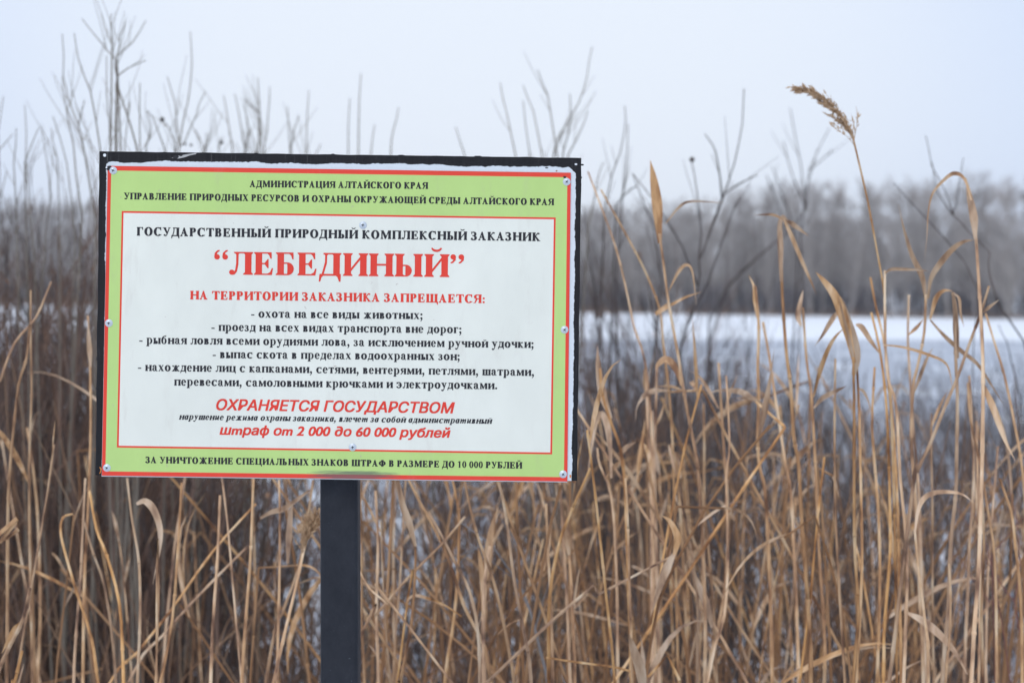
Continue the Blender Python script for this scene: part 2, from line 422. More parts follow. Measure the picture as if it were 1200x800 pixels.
# ---- lettering. Serif capitals and small letters drawn as outlines; cap height = 1
class Glyph:
    def __init__(g, w=.215, t=.052): g.p = []; g.w = w; g.t = t; g.adv = 0; g.e = .045 if w != .272 else .068
    def poly(g, pts): g.p.append(list(pts)); return g
    def rect(g, x0, y0, x1, y1): return g.poly([(x0, y0), (x1, y0), (x1, y1), (x0, y1)])
    def para(g, xb, xt, y0, y1, w): return g.poly([(xb, y0), (xb + w, y0), (xt + w, y1), (xt, y1)])
    def serif(g, x0, x1, y, up, e=None, el=None, er=None):
        """slab under (up) or over a stem x0..x1 at height y, bracketed"""
        e = e if e is not None else g.e
        el = e if el is None else el; er = e if er is None else er
        s = 1 if up else -1; h = g.t * .75
        g.poly([(x0 - el, y), (x1 + er, y), (x1 + er, y + s * h * .8), (x1, y + s * h * 2.4), (x0, y + s * h * 2.4), (x0 - el, y + s * h * .8)][::(1 if up else -1)])
    def stem(g, x, y0=0, y1=1, w=None, top=True, bot=True, el=None, er=None):
        w = w or g.w; g.rect(x, y0, x + w, y1)
        if bot: g.serif(x, x + w, y0, True, el=el, er=er)
        if top: g.serif(x, x + w, y1, False, el=el, er=er)
    def arc(g, cx, cy, rx, ry, a0, a1, wh, wv, k=22):
        """ring sector: thickness wh at the sides, wv at top and bottom"""
        o, i = [], []
        for j in range(k + 1):
            a = R(a0 + (a1 - a0) * j / k)
            c, s = math.cos(a), math.sin(a)
            o.append((cx + rx * c, cy + ry * s)); i.append((cx + (rx - wh) * c, cy + (ry - wv) * s))
        for j in range(k): g.p.append([o[j], o[j + 1], i[j + 1], i[j]])
        return g
    def ball(g, x, y, r, k=14): return g.poly([(x + r * math.cos(2 * math.pi * j / k), y + r * math.sin(2 * math.pi * j / k)) for j in range(k)])
    def bowl(g, x, y0, y1, r, w=None):
        """D-shaped bowl from x rightwards"""
        w = w or g.w; cy = (y0 + y1) / 2; ry = (y1 - y0) / 2; k = min(r, ry)
        g.rect(x, y1 - g.t, x + r - k * .95, y1); g.rect(x, y0, x + r - k * .95, y0 + g.t)
        g.arc(x + r - k, cy, k, ry, -90, 90, w * .98, g.t)

def caps(ch, w=.265, t=.06):
    g = Glyph(w, t); e = .07; A = None
    if ch == 'А':
        g.para(.43, .32, 0, 1, .0); g.p.clear()
        g.poly([(.60, 0), (.86, 0), (.53, 1), (.44, 1), (.38, .84)]); g.poly([(.12, 0), (.185, 0), (.49, .90), (.44, 1.0)])
        g.rect(.22, .30, .68, .30 + t * 1.2); g.serif(.12, .185, 0, True, .08); g.serif(.63, .86, 0, True, .09); A = 1.04
    elif ch in 'БЬЫ':
        g.stem(.11, top=True, el=e, er=(e if ch != 'Б' else 0))
        top = .56 if ch == 'Б' else .52
        g.bowl(.30, 0, top, .52 if ch == 'Б' else .48, w); A = .93
        if ch == 'Б': g.rect(.2, 1 - t, .80, 1); g.poly([(.62, 1), (.80, 1), (.81, .70), (.77, .70), (.72, .86), (.62, .95)])
        if ch == 'Ы': g.stem(.93, top=True); A = 1.28
    elif ch == 'В':
        g.stem(.11); g.bowl(.30, .49, 1, .46, w * .95); g.bowl(.30, 0, .54, .52, w); A = .95
    elif ch == 'Г':
        g.stem(.11); g.rect(.3, 1 - t, .78, 1); g.poly([(.60, 1), (.78, 1), (.79, .68), (.75, .68), (.69, .87), (.60, .95)]); A = .86
    elif ch in 'Е':
        g.stem(.11, er=0); g.rect(.3, 1 - t, .80, 1); g.rect(.3, 0, .82, t)
        g.poly([(.62, 1), (.80, 1), (.81, .72), (.77, .72), (.71, .87), (.62, .95)])
        g.poly([(.62, 0), (.82, 0), (.87, .30), (.83, .30), (.76, .13), (.62, .05)])
        g.rect(.3, .5 - t / 2, .60, .5 + t / 2); g.poly([(.52, .53), (.64, .70), (.67, .70), (.67, .30), (.64, .30), (.52, .47)]); A = .94
    elif ch in 'ДЦЩ':
        pass
    if ch == 'Д':
        g.rect(.66, .04, .66 + w, 1); g.serif(.66, .66 + w, 1, False); g.rect(.22, 1 - t, .7, 1)
        g.rect(.26, 1 - t, .36, 1); g.poly([(.14, .04), (.21, .04), (.36, .55), (.37, 1), (.30, 1), (.29, .6)])
        g.serif(.30, .37, 1, False, .08); g.rect(.06, 0, .98, t * 1.3)
        g.poly([(.98, .055), (.97, -.26), (.92, -.26), (.85, -.06), (.78, 0), (.8, .055)]); g.poly([(.05, .055), (.24, .055), (.20, 0), (.12, -.08), (.07, -.26), (.02, -.26)]); A = 1.02
    elif ch == 'Ж':
        g.stem(.63, w=w)
        for s in (-1, 1):
            c = .63 + w / 2
            f = lambda x: c + s * x
            def mp(pts): return [(f(x), y) for x, y in (pts if s > 0 else pts[::-1])]
            g.poly(mp([(.08, .47), (.20, .47), (.40, .80), (.34, .86)])); g.arc(f(.47), .84, .13, .14, 20, 200, .07, .07, 8) if s > 0 else g.arc(f(.47), .84, .13, .14, -20, 160, .07, .07, 8)
            g.ball(f(.52), .87, .085); g.poly(mp([(.06, .55), (.14, .60), (.62, .02), (.36, .02)])); g.poly(mp([(.30, 0), (.70, 0), (.70, .045), (.30, .045)]))
        A = 1.50
    elif ch in 'ЗЭ':
        if ch == 'З':
            g.arc(.34, .735, .33, .265, -90, 140, w * .9, t); g.arc(.33, .27, .40, .29, -150, 90, w, t)
            g.rect(.20, .50, .37, .50 + t); g.ball(.13, .19, .095); g.poly([(.06, 1), (.10, 1), (.13, .70), (.08, .70)]); A = .82
        else:
            g.arc(.42, .5, .50, .52, -148, 140, w, t); g.rect(.36, .47, .74, .47 + t * 1.2); g.ball(.115, .22, .09)
            g.poly([(.05, 1), (.09, 1), (.13, .66), (.08, .66)]); A = 1.0
    elif ch in 'ИЙ':
        g.stem(.11); g.stem(.80, w=w); g.poly([(.30, .10), (.30, .22), (.84, .90), (.84, .78)]); A = 1.12
        if ch == 'Й': g.arc(.57, 1.32, .24, .22, 195, 345, .045, .10, 14)
    elif ch == 'К':
        g.stem(.11); g.poly([(.28, .46), (.40, .50), (.66, .80), (.60, .86)]); g.arc(.75, .84, .14, .14, 40, 200, .07, .07, 8); g.ball(.82, .875, .09)
        g.poly([(.34, .55), (.44, .62), (.97, .02), (.70, .02)]); g.rect(.64, 0, 1.03, .045); A = 1.03
    elif ch == 'Л':
        g.stem(.72, w=w, el=.08); g.rect(.25, 1 - t, .78, 1); g.serif(.33, .40, 1, False, .1)
        g.poly([(.33, 1), (.42, 1), (.41, .45), (.35, .14), (.24, 0), (.12, -.01), (.12, .03), (.22, .07), (.29, .22), (.33, .50)][::-1]); g.ball(.13, .105, .112); A = 1.05
    elif ch == 'М':
        g.rect(.15, .02, .15 + t * 1.2, .98); g.serif(.15, .15 + t * 1.2, 0, True, .09)
        g.stem(1.0, w=w); g.poly([(.16, 1), (.38, 1), (.76, .26), (.62, 0), (.58, 0)][::-1]); g.poly([(.60, 0), (.68, .04), (1.06, .96), (1.0, 1)]); g.rect(.05, .955, .36, 1); A = 1.36
    elif ch == 'Н':
        g.stem(.11); g.stem(.80); g.rect(.3, .47, .84, .47 + t * 1.3); A = 1.12
    elif ch == 'О':
        g.arc(.54, .5, .49, .52, 0, 360, w * 1.05, t, 44); A = 1.08
    elif ch == 'П':
        g.stem(.11); g.stem(.80); g.rect(.3, 1 - t, .84, 1); A = 1.12
    elif ch == 'Р':
        g.stem(.11); g.bowl(.30, .44, 1, .50, w); A = .88
    elif ch == 'С':
        g.arc(.54, .5, .49, .52, 50, 318, w * 1.05, t, 34); g.poly([(.86, 1.01), (.91, 1.01), (.92, .64), (.88, .64), (.80, .84), (.72, .93)]); g.poly([(.86, .10), (.94, .21), (.96, .18), (.86, .05)]); A = 1.03
    elif ch == 'Т':
        g.stem(.38, top=False); g.rect(.06, 1 - t, .93, 1)
        g.poly([(.06, 1), (.26, 1), (.26, .95), (.15, .87), (.08, .70), (.04, .70)][::-1]); g.poly([(.73, 1), (.93, 1), (.95, .70), (.91, .70), (.84, .87), (.73, .95)]); A = .98
    elif ch == 'У':
        g.poly([(.10, .98), (.38, .98), (.62, .40), (.53, .24)][::-1]); g.poly([(.80, .98), (.88, .98), (.56, .12), (.44, 0), (.36, 0), (.50, .18)]); g.rect(.02, .955, .46, 1); g.rect(.68, .955, .99, 1)
        g.ball(.26, .11, .10); g.poly([(.24, .01), (.44, -.01), (.50, .10), (.28, .08)]); A = 1.0
    elif ch == 'Ф':
        g.stem(.52); g.arc(.635, .5, .57, .36, 0, 360, w * .95, t, 40); A = 1.28
    elif ch == 'Х':
        g.poly([(.10, .97), (.38, .97), (.93, .03), (.65, .03)]); g.poly([(.12, .03), (.20, .03), (.86, .97), (.78, .97)]); g.rect(.03, .955, .46, 1); g.rect(.66, .955, .97, 1); g.rect(.03, 0, .32, .045); g.rect(.56, 0, 1.0, .045); A = 1.02
    elif ch in 'ЦЩШ':
        g.stem(.11)
        if ch == 'Ц': g.stem(.78); e2 = 1.02; g.rect(.3, 0, .8, t)
        else: g.stem(.62, w=w); g.stem(1.13, w=w); e2 = 1.37; g.rect(.3, 0, 1.2, t)
        A = e2 + .1
        if ch != 'Ш': g.poly([(e2 - .1, t), (e2 + .13, t), (e2 + .12, -.26), (e2 + .07, -.26), (e2, -.06), (e2 - .1, 0)]); A = e2 + .16
    elif ch == 'Ч':
        g.stem(.70, w=w); g.rect(.11, .6, .11 + w, 1); g.serif(.11, .11 + w, 1, False); g.arc(.44, .66, .33, .24, 180, 290, w, t * 1.6, 12); g.rect(.44, .42, .74, .42 + t * 1.5); A = 1.02
    elif ch == 'Ю':
        g.stem(.11); g.rect(.3, .47, .70, .47 + t * 1.3); g.arc(1.06, .5, .48, .52, 0, 360, w, t, 40); A = 1.60
    elif ch == 'Я':
        g.stem(.68, w=w); g.rect(.42, 1 - t, .72, 1); g.rect(.42, .46, .72, .46 + t); g.arc(.44, .73, .36, .27, 90, 270, w, t, 16)
        g.poly([(.30, .46), (.52, .50), (.30, .10), (.16, 0), (.08, 0), (.20, .14)]); g.rect(.02, 0, .26, .045); A = 1.03
    elif ch == 'Ъ':
        g.stem(.25, el=0); g.rect(.03, 1 - t, .3, 1); g.bowl(.44, 0, .52, .48, w); A = 1.05
    g.adv = A; return g

LOW = {'в': 'В', 'г': 'Г', 'д': 'Д', 'ж': 'Ж', 'з': 'З', 'и': 'И', 'й': 'Й', 'к': 'К', 'л': 'Л', 'м': 'М', 'н': 'Н', 'о': 'О', 'п': 'П', 'с': 'С', 'т': 'Т', 'х': 'Х',
       'ц': 'Ц', 'ч': 'Ч', 'ш': 'Ш', 'щ': 'Щ', 'ъ': 'Ъ', 'ы': 'Ы', 'ь': 'Ь', 'э': 'Э', 'ю': 'Ю', 'я': 'Я'}
XH = .70
def glyph(ch, italic=False, small=True):
    if ch == ' ':
        g = Glyph(); g.adv = .40; return g
    if ch in '“”':
        g = Glyph(); s = 1 if ch == '“' else -1; cy = .84
        for k in range(2):
            cx = .16 + .36 * k
            g.ball(cx, cy - s * .05 - (0.02 if s > 0 else 0), .115)
            P_ = [(-.115, -.05), (-.10, .10), (.02, .22), (.10, .24), (.11, .20), (.0, .12), (-.02, .0)]
            g.poly([(cx + s * x, cy + s * y) for x, y in P_][::-1])
        g.adv = .66; return g
    if ch == '-':
        g = Glyph(); g.rect(.05, .25, .42, .37); g.adv = .47; return g
    if ch in '.:,;':
        g = Glyph()
        g.ball(.17, .11, .115)
        if ch in ':;': g.ball(.17, .55, .115)
        if ch in ',;': g.poly([(.28, .10), (.27, -.04), (.16, -.20), (.07, -.26), (.06, -.22), (.15, -.13), (.17, 0)][::-1])
        g.adv = .36; return g
    if ch == '0':
        g = Glyph(); g.arc(.37, .5, .33, .51, 0, 360, .2, .06, 36); g.adv = .74; return g
    if ch == '1':
        g = Glyph(.2); g.stem(.28, top=False); g.poly([(.08, .86), (.48, 1.0), (.34, .8), (.08, .82)][::-1]); g.adv = .74; return g
    if ch in 'аеруфб':
        g = Glyph(.23, .08)
        if ch == 'а':
            if italic: g.arc(.33, .35, .29, .36, 0, 360, .2, .05, 30); g.rect(.46, .02, .64, .70); g.adv = .73
            else:
                g.rect(.38, .10, .56, .52); g.arc(.32, .50, .24, .21, 0, 165, .18, .05, 14); g.ball(.15, .53, .09)
                g.arc(.30, .20, .25, .21, 80, 330, .17, .05, 20); g.arc(.64, .10, .12, .11, 180, 300, .1, .07, 6); g.adv = .72
        elif ch == 'е':
            g.arc(.34, .35, .30, .36, 0, 325, .19, .05, 30); g.rect(.2, .35, .64, .35 + .055); g.poly([(.64, .30), (.64, .41), (.46, .41), (.46, .30)]); g.p.pop(); g.arc(.34, .35, .30, .36, 0, 20, .17, .05, 4); g.adv = .68
        elif ch == 'р':
            g.stem(.10, -.28, .70, .2, top=False, el=.08); g.rect(.02, .64, .2, .69); g.arc(.40, .35, .34, .36, -120, 120, .19, .05, 26); g.adv = .80
        elif ch == 'у':
            g.poly([(.06, .68), (.28, .68), (.46, .24), (.38, .04)][::-1]); g.poly([(.56, .68), (.63, .68), (.36, -.12), (.24, -.29), (.16, -.29), (.30, -.10)])
            g.rect(0, .655, .36, .70); g.rect(.46, .655, .74, .70); g.ball(.13, -.19, .095); g.adv = .74
        elif ch == 'ф':
            g.stem(.44, -.28, .98, .19, el=.08); g.arc(.30, .35, .27, .36, 0, 360, .18, .05, 26); g.arc(.77, .35, .27, .36, 0, 360, .18, .05, 26); g.adv = 1.08
        elif ch == 'б':
            g.arc(.36, .35, .32, .36, 0, 360, .19, .05, 30); g.arc(.44, .40, .40, .53, 95, 180, .16, .08, 12); g.poly([(.36, .94), (.60, .97), (.64, 1.04), (.60, .86), (.38, .85)][::-1]); g.adv = .76
        return g
    if italic and ch in 'ипт':
        g = Glyph(.18, .05)
        if ch == 'и': g.rect(.10, .03, .28, .69); g.rect(.50, .03, .68, .69); g.poly([(.20, .02), (.30, .02), (.56, .50), (.52, .56)]); g.rect(.02, .64, .2, .69); g.rect(.6, .01, .76, .06); g.adv = .79
        if ch == 'п': g.rect(.10, .01, .28, .69); g.rect(.50, .01, .68, .60); g.arc(.50, .54, .18, .17, 0, 110, .17, .12, 8); g.poly([(.26, .40), (.50, .70), (.46, .60), (.26, .30)][::-1]); g.adv = .79
        if ch == 'т':
            for x in (.10, .46, .82): g.rect(x, .01, x + .17, .62)
            for x in (.25, .61): g.poly([(x, .40), (x + .26, .71), (x + .36, .62), (x + .22, .56), (x, .30)][::-1])
            g.rect(.02, .63, .2, .69); g.adv = 1.10
        return g
    if ch in LOW:
        c = caps(LOW[ch], .30, .12)
        if ch == 'з': c = caps('З', .26, .10)
        for p in c.p:
            for i, (x, y) in enumerate(p): p[i] = (x * .735, y * XH)
        c.adv *= .735; return c
    return caps(ch, .275, .095) if small else caps(ch, .272, .06)

text_i = [0]
def line_frame(x0, y0, x1, y1):
    a = Vector(loc(x0, y0)); b_ = Vector(loc(x1, y1)); u = (b_ - a); L = u.length; u.normalize()
    return a, u, Vector((-u.y, u.x)), L
def serif_line(txt, x0, y0, x1, y1, cap, mt, italic=False, title=False):
    a, u, v, L = line_frame(x0, y0, x1, y1)
    c = cap * UPX; mbd = MB(); cur = 0; items = []
    for ch in txt:
        g = glyph(ch, italic, cap < 20); items.append((g, cur)); cur += g.adv + (0 if ch == ' ' else .07 if cap < 20 else .03)
    k = L / (cur - .06)
    z = 0
    for g, x in items:
        for q, pl in enumerate(g.p):
            yy = YF - .0002 - (q % 7) * .000012 - (.0001 if q >= 7 else 0) * (1 if q < 14 else 1) - (q // 7) * .00001
            pts = []
            for px, py in pl:
                if italic: px += py * .26
                p = a + u * ((x + px - .03) * k) + v * (py * c)
                pts.append((p.x, yy, p.y))
            sp_ = .2 * UPX if cap < 20 else .25 * UPX
            for j_, sh_ in enumerate((-sp_, sp_)):      # a little ink spread
                mbd.add([(x_ + sh_, y_ - j_ * .00018, z_) for x_, y_, z_ in pts], [tuple(range(len(pts)))])
    o = mbd.obj('lettering', mt); on_sign(o); o['label'] = ('red' if mt is M_INKRED else 'black') + ' serif lettering line'
    return o
def sans_line(txt, x0, y0, x1, y1, cap, mt, bold=1.0):
    a, u, v, L = line_frame(x0, y0, x1, y1)
    cu = bpy.data.curves.new('lettering', 'FONT'); cu.body = txt; cu.shear = .21; cu.resolution_u = 4
    tmp = bpy.data.objects.new('lettering', cu); COL.objects.link(tmp)
    me = bpy.data.meshes.new_from_object(tmp.evaluated_get(bpy.context.evaluated_depsgraph_get()))
    bpy.data.objects.remove(tmp)
    xs_ = [q.co.x for q in me.vertices]; kx = L / (max(xs_) - min(xs_)); xm = min(xs_); ky = cap * UPX / .73
    for q in me.vertices:
        p = a + u * ((q.co.x - xm) * kx) + v * (q.co.y * ky)
        q.co = (p.x, YF - .0003, p.y)
    # bold: the outline set four times, a hair apart
    bb = MB(); bv = [q.co.copy() for q in me.vertices]; bf = [tuple(p.vertices) for p in me.polygons]
    for j, (sx_, sz_) in enumerate(((-.5, -.32), (.5, -.32), (-.5, .32), (.5, .32), (0, 0))):
        for fi, f_ in enumerate(bf):
            bb.add([(bv[v_].x + sx_ * UPX * bold, bv[v_].y - (j * 5 + fi % 5) * .000006, bv[v_].z + sz_ * UPX * bold) for v_ in f_], [tuple(range(len(f_)))])
    me = bb.mesh('lettering', mt)
    o = bpy.data.objects.new('lettering', me); COL.objects.link(o); on_sign(o); o['label'] = 'red slanted sans lettering line'
    return o
K = M_INK
serif_line('АДМИНИСТРАЦИЯ АЛТАЙСКОГО КРАЯ', 293, 219.4, 502, 221.6, 7.7, K)
serif_line('УПРАВЛЕНИЕ ПРИРОДНЫХ РЕСУРСОВ И ОХРАНЫ ОКРУЖАЮЩЕЙ СРЕДЫ АЛТАЙСКОГО КРАЯ', 145.5, 233.7, 649.5, 240.7, 7.7, K)
serif_line('ГОСУДАРСТВЕННЫЙ ПРИРОДНЫЙ КОМПЛЕКСНЫЙ ЗАКАЗНИК', 160.5, 276.2, 633.5, 282.7, 10, K)
serif_line('“ЛЕБЕДИНЫЙ”', 251, 321.5, 544, 324.9, 26.5, M_INKRED)
serif_line('НА ТЕРРИТОРИИ ЗАКАЗНИКА ЗАПРЕЩАЕТСЯ:', 223, 350.7, 569, 355.2, 10, M_INKRED)
serif_line('- охота на все виды животных;', 294.5, 372, 496, 373.9, 10, K)
serif_line('- проезд на всех видах транспорта вне дорог;', 248, 387.6, 541.5, 390.4, 10, K)
serif_line('- рыбная ловля всеми орудиями лова, за исключением ручной удочки;', 163.5, 402.6, 626, 407.6, 10, K)
serif_line('- выпас скота в пределах водоохранных зон;', 249.5, 419.4, 539.5, 422, 10, K)
serif_line('- нахождение лиц с капканами, сетями, вентерями, петлями, шатрами,', 162, 434.3, 626.5, 440.3, 10, K)
serif_line('перевесами, самоловными крючками и электроудочками.', 204.5, 451.5, 583.5, 455.9, 10, K)
sans_line('ОХРАНЯЕТСЯ ГОСУДАРСТВОМ', 254, 480, 532.5, 483.9, 12.6, M_INKRED)
serif_line('нарушение режима охраны заказника, влечет за собой административный', 210, 491.3, 576, 496.2, 7.4, K, True)
sans_line('шmраф оm 2 000 ∂о 60 000 рублей', 258, 508.7, 527.5, 512.3, 11, M_INKRED)
serif_line('ЗА УНИЧТОЖЕНИЕ СПЕЦИАЛЬНЫХ ЗНАКОВ ШТРАФ В РАЗМЕРЕ ДО 10 000 РУБЛЕЙ', 171, 542.1, 612, 548.6, 7.6, K)

# screws with washer heads and cross recesses
m, n, l, b = mat('zinc', .38, .5); b.inputs['Base Color'].default_value = (.62, .68, .74, 1); b.inputs['Metallic'].default_value = .55; M_ZINC = m
m, n, l, b = mat('recess_dark', .7, .2); b.inputs['Base Color'].default_value = (.05, .055, .065, 1); M_DARK = m
sb = MB()
prof = [(4.6, 0), (4.55, .35), (4.0, .75), (2.9, 1.15), (2.7, 1.5), (1.9, 1.95), (1.2, 2.05)]
k = 20
vs = [(r_ * UPX * math.cos(2 * math.pi * j / k), -h * UPX, r_ * UPX * math.sin(2 * math.pi * j / k)) for r_, h in prof for j in range(k)]
fs = [(i * k + j, i * k + (j + 1) % k, (i + 1) * k + (j + 1) % k, (i + 1) * k + j) for i in range(len(prof) - 1) for j in range(k)]
fs.append(tuple((len(prof) - 1) * k + j for j in range(k)))
sb.add(vs, fs); smesh = sb.mesh('screw', M_ZINC, True)
cr = MB()
for a in (0, math.pi / 2):
    c_, s_ = math.cos(a), math.sin(a); hw, hl = .5 * UPX, 1.75 * UPX; y = -2.12 * UPX - (.00001 if a else 0)
    cr.add([(c_ * sx_ * hl - s_ * sz_ * hw, y, s_ * sx_ * hl + c_ * sz_ * hw) for sx_, sz_ in ((-1, -1), (1, -1), (1, 1), (-1, 1))], [(0, 1, 2, 3)])
cmesh = cr.mesh('cross_recess', M_DARK)
for px, py, rot in ((133, 200, .3), (664, 213.2, .7), (425.5, 264, .1), (128, 378.5, .2), (661.5, 386.3, .9), (413.3, 523.6, 1.4), (125.6, 547.7, .5), (659.8, 555.2, .75)):
    x, z = loc(px, py)
    s_ = bpy.data.objects.new('screw', smesh); COL.objects.link(s_); on_sign(s_, SIGN @ Matrix.Translation((x, YF, z)) @ Matrix.Rotation(rot, 4, 'Y'))
    c_ = bpy.data.objects.new('cross_recess', cmesh); COL.objects.link(c_); c_.parent = s_
# rivet scars: pale spots in the black rim, silver scrape, black smear above the upper left screw, orange fleck
fl = MB()
def fleck(pts, y, mi):
    fl.add([(loc(*p)[0], y, loc(*p)[1]) for p in pts], [tuple(range(len(pts)))[::-1]], mi)
def disc(cx, cy, rx_, ry_, y, mi, s=1):
    fleck([(cx + rx_ * math.cos(a * .785) * (1 + .15 * random.uniform(-1, 1)), cy + ry_ * math.sin(a * .785)) for a in range(8)], y, mi)
disc(122.7, 182.0, 2.0, 2.0, -.0003, 0); disc(675, 192.6, 1.8, 1.1, -.0003, 0); disc(125.2, 196.6, 1.1, 1.0, -.0042, 0)
fleck([(201, 185.4), (207, 183.2), (217, 181.2), (230.5, 179.3), (229.5, 180.8), (222, 182.4), (216, 184.6), (209, 185.9)], -.0003, 1)
disc(206, 184, 4.2, 2.0, -.0005, 2); disc(212, 182.2, 2.2, 1.1, -.0005, 2)
fleck([(126.5, 195), (130, 194.2), (131.3, 196.5), (130.7, 200), (126, 199.6), (124.6, 197.5)], -.0041, 2)
fleck([(660, 206.6), (663.5, 207), (663, 209.4), (660.5, 209)], -.0041, 2)
disc(652.2, 200.4, 1.1, .9, -.0003, 3); disc(640.6, 196.8, 2, .7, -.0003, 2)
fleck([(117, 546.8), (118, 546.5), (119.5, 549), (119, 552), (117.6, 554.8), (117, 554.2), (118.3, 550.5)], -.0040, 4)
fleck([(670, 563), (672.5, 563.2), (675, 566), (673.5, 566.3), (671.2, 565.8)], .010, 3)
fleck([(667.3, 556), (669.2, 556), (669.3, 559.3), (667.6, 559.6)], -.0003, 4)
def plain(name, c, r_=.6):
    m, n, l, b = mat(name, r_, .3); b.inputs['Base Color'].default_value = (*c, 1); return m
tag(on_sign(fl.obj('paint_chips', [plain('pale_spot', (.72, .76, .8)), plain('bare_metal', (.42, .42, .42), .4), M_BLACK, plain('rust', (.30, .14, .07)), plain('orange_fleck', (.62, .22, .04))])), kind='stuff')

# the post: square steel tube, dark blue grey paint
m, n, l, b = mat('dark_steel', .6, .25); t = n.new('ShaderNodeTexCoord')
rr = ramp_node(n, [(.3, (.010, .012, .018)), (.6, (.019, .022, .030)), (.85, (.05, .056, .07))]); l.new(NOISE((1, 1, .6), 26, 8, .75), rr.inputs['Fac']); l.new(rr.outputs['Color'], b.inputs['Base Color'])
sp = ramp_node(n, [(.72, (0, 0, 0)), (.78, (1, 1, 1))]); l.new(NOISE((1, 1, 1), 190, 2, .5), sp.inputs['Fac'])
mc = n.new('ShaderNodeMix'); mc.data_type = 'RGBA'; mc.inputs[7].default_value = (.10, .115, .14, 1)
l.new(sp.outputs['Color'], mc.inputs[0]); l.new(rr.outputs['Color'], mc.inputs[6]); l.new(mc.outputs[2], b.inputs['Base Color'])
r2 = ramp_node(n, [(.3, (.5,) * 3), (.7, (.7,) * 3)]); l.new(NOISE((1, 1, .5), 9, 4), r2.inputs['Fac']); l.new(r2.outputs['Color'], b.inputs['Roughness'])
bp = n.new('ShaderNodeBump'); bp.inputs['Strength'].default_value = .25; bp.inputs['Distance'].default_value = .002
l.new(NOISE((1, 1, 1), 120, 4), bp.inputs['Height']); l.new(bp.outputs[0], b.inputs['Normal'])
pb = MB()
p_top = at(398.3, 560, 4.055); p_bot = at(398.7, 800, 4.055); ax = (p_bot - p_top).normalized()
hw = 22.3 / FPX * 4.03; c = .007
sec = [(-hw + c, 0), (hw - c, 0), (hw - c * .3, c * .3), (hw, c), (hw, 2 * hw - c), (hw - c, 2 * hw), (-hw + c, 2 * hw), (-hw, 2 * hw - c), (-hw, c), (-hw + c * .3, c * .3)]
T0 = p_top - ax * .40; T1 = p_top + ax * ((p_top.z - .8) / -ax.z)
vs = [(T.x + x, 4.032 + y, T.z) for T in (T0, T1) for x, y in sec]; q = len(sec)
pb.add(vs, [(j, (j + 1) % q, (j + 1) % q + q, j + q)[::-1] for j in range(q)] + [tuple(range(q))])
o = pb.obj('post', m); o.parent = sign; o.location = -sign.location


# ------------------------------------------------------------------ far shore: trees, undergrowth, reed fringe
def limb(b, p, d, L, r, rnd, n=4, wob=.12, sides=3, up=.05, mi=0, r_end=.25):
    """a bending branch; returns its points"""
    pts = [p.copy()]; d = d.normalized()
    for i in range(n):
        d = (d + Vector((rnd.gauss(0, wob), rnd.gauss(0, wob), rnd.gauss(0, wob * .6) + up))).normalized()
        pts.append(pts[-1] + d * (L / n))
    b.tube(pts, [r + (r * r_end - r) * i / n for i in range(n + 1)], sides, mi, cap=False)
    return pts, d
def make_tree_meshes(seed, H, spread, stems=1, dens=1.0):
    rnd = random.Random(seed); tb, cb = MB(), MB()
    for s_ in range(stems):
        lean = Vector((rnd.gauss(0, .05 + .05 * (stems > 1)), rnd.gauss(0, .05), 1))
        hh = H * rnd.uniform(.85, 1)
        tp, _ = limb(tb, Vector((rnd.uniform(-.5, .5) * (stems > 1), rnd.uniform(-.5, .5) * (stems > 1), -.3)), lean, hh, .16 if stems == 1 else .11, rnd, 9, .035, 5, .05, r_end=.12)
        nb = int(rnd.randint(30, 38) * dens / (1 if stems == 1 else 1.6))
        for i in range(nb):
            f = rnd.uniform(.22, .98) if rnd.random() < .8 else rnd.uniform(.08, .3)
            k_ = f * 9; a = int(k_); a = min(a, 8); p = tp[a].lerp(tp[a + 1], k_ - a)
            az = rnd.uniform(0, 6.283); el = rnd.uniform(.5, 1.15)
            L = spread * (1.15 - f) * rnd.uniform(.7, 1.4) + .8
            d = Vector((math.cos(az) * math.cos(el), math.sin(az) * math.cos(el), math.sin(el)))
            bp_, bd_ = limb(cb, p, d, L, .05 * (1.2 - f) + .018, rnd, 4, .1, 3, .09)
            for j in range(rnd.randint(6, 9)):
                q = rnd.uniform(.2, 1) * 4; a2 = min(int(q), 3); pp = bp_[a2].lerp(bp_[a2 + 1], q - a2)
                dd = (bd_ + Vector((rnd.gauss(0, .5), rnd.gauss(0, .5), rnd.gauss(.1, .35)))).normalized()
                l2 = L * rnd.uniform(.25, .5) + .3
                tq, td = limb(cb, pp, dd, l2, .020, rnd, 2, .12, 3, .04)
                for m_ in range(3):
                    d3 = (td + Vector((rnd.gauss(0, .5), rnd.gauss(0, .5), rnd.gauss(0, .4)))).normalized()
                    e_ = tq[rnd.choice((1, 2))]
                    cb.tube([e_, e_ + d3 * l2 * rnd.uniform(.5, .9)], [.015, .008], 3, cap=False)
    return tb, cb
protos = []
for i_ in range(7):
    tb, cb = make_tree_meshes(100 + i_, (16.2, 16, 16.6, 15.7, 16.3, 15.6, 16)[i_], (2.1, 1.7, 1.9, 2.3, 1.6, 2.1, 1.8)[i_], 1 if i_ < 5 else 3)
    protos.append((tb.mesh('trunk', M_BIRCH, True), cb.mesh('crown', M_CROWN)))
rnd = random.Random(5)
def tree_px(x, y): return 600 + FPX * x / y
n_tree = 0
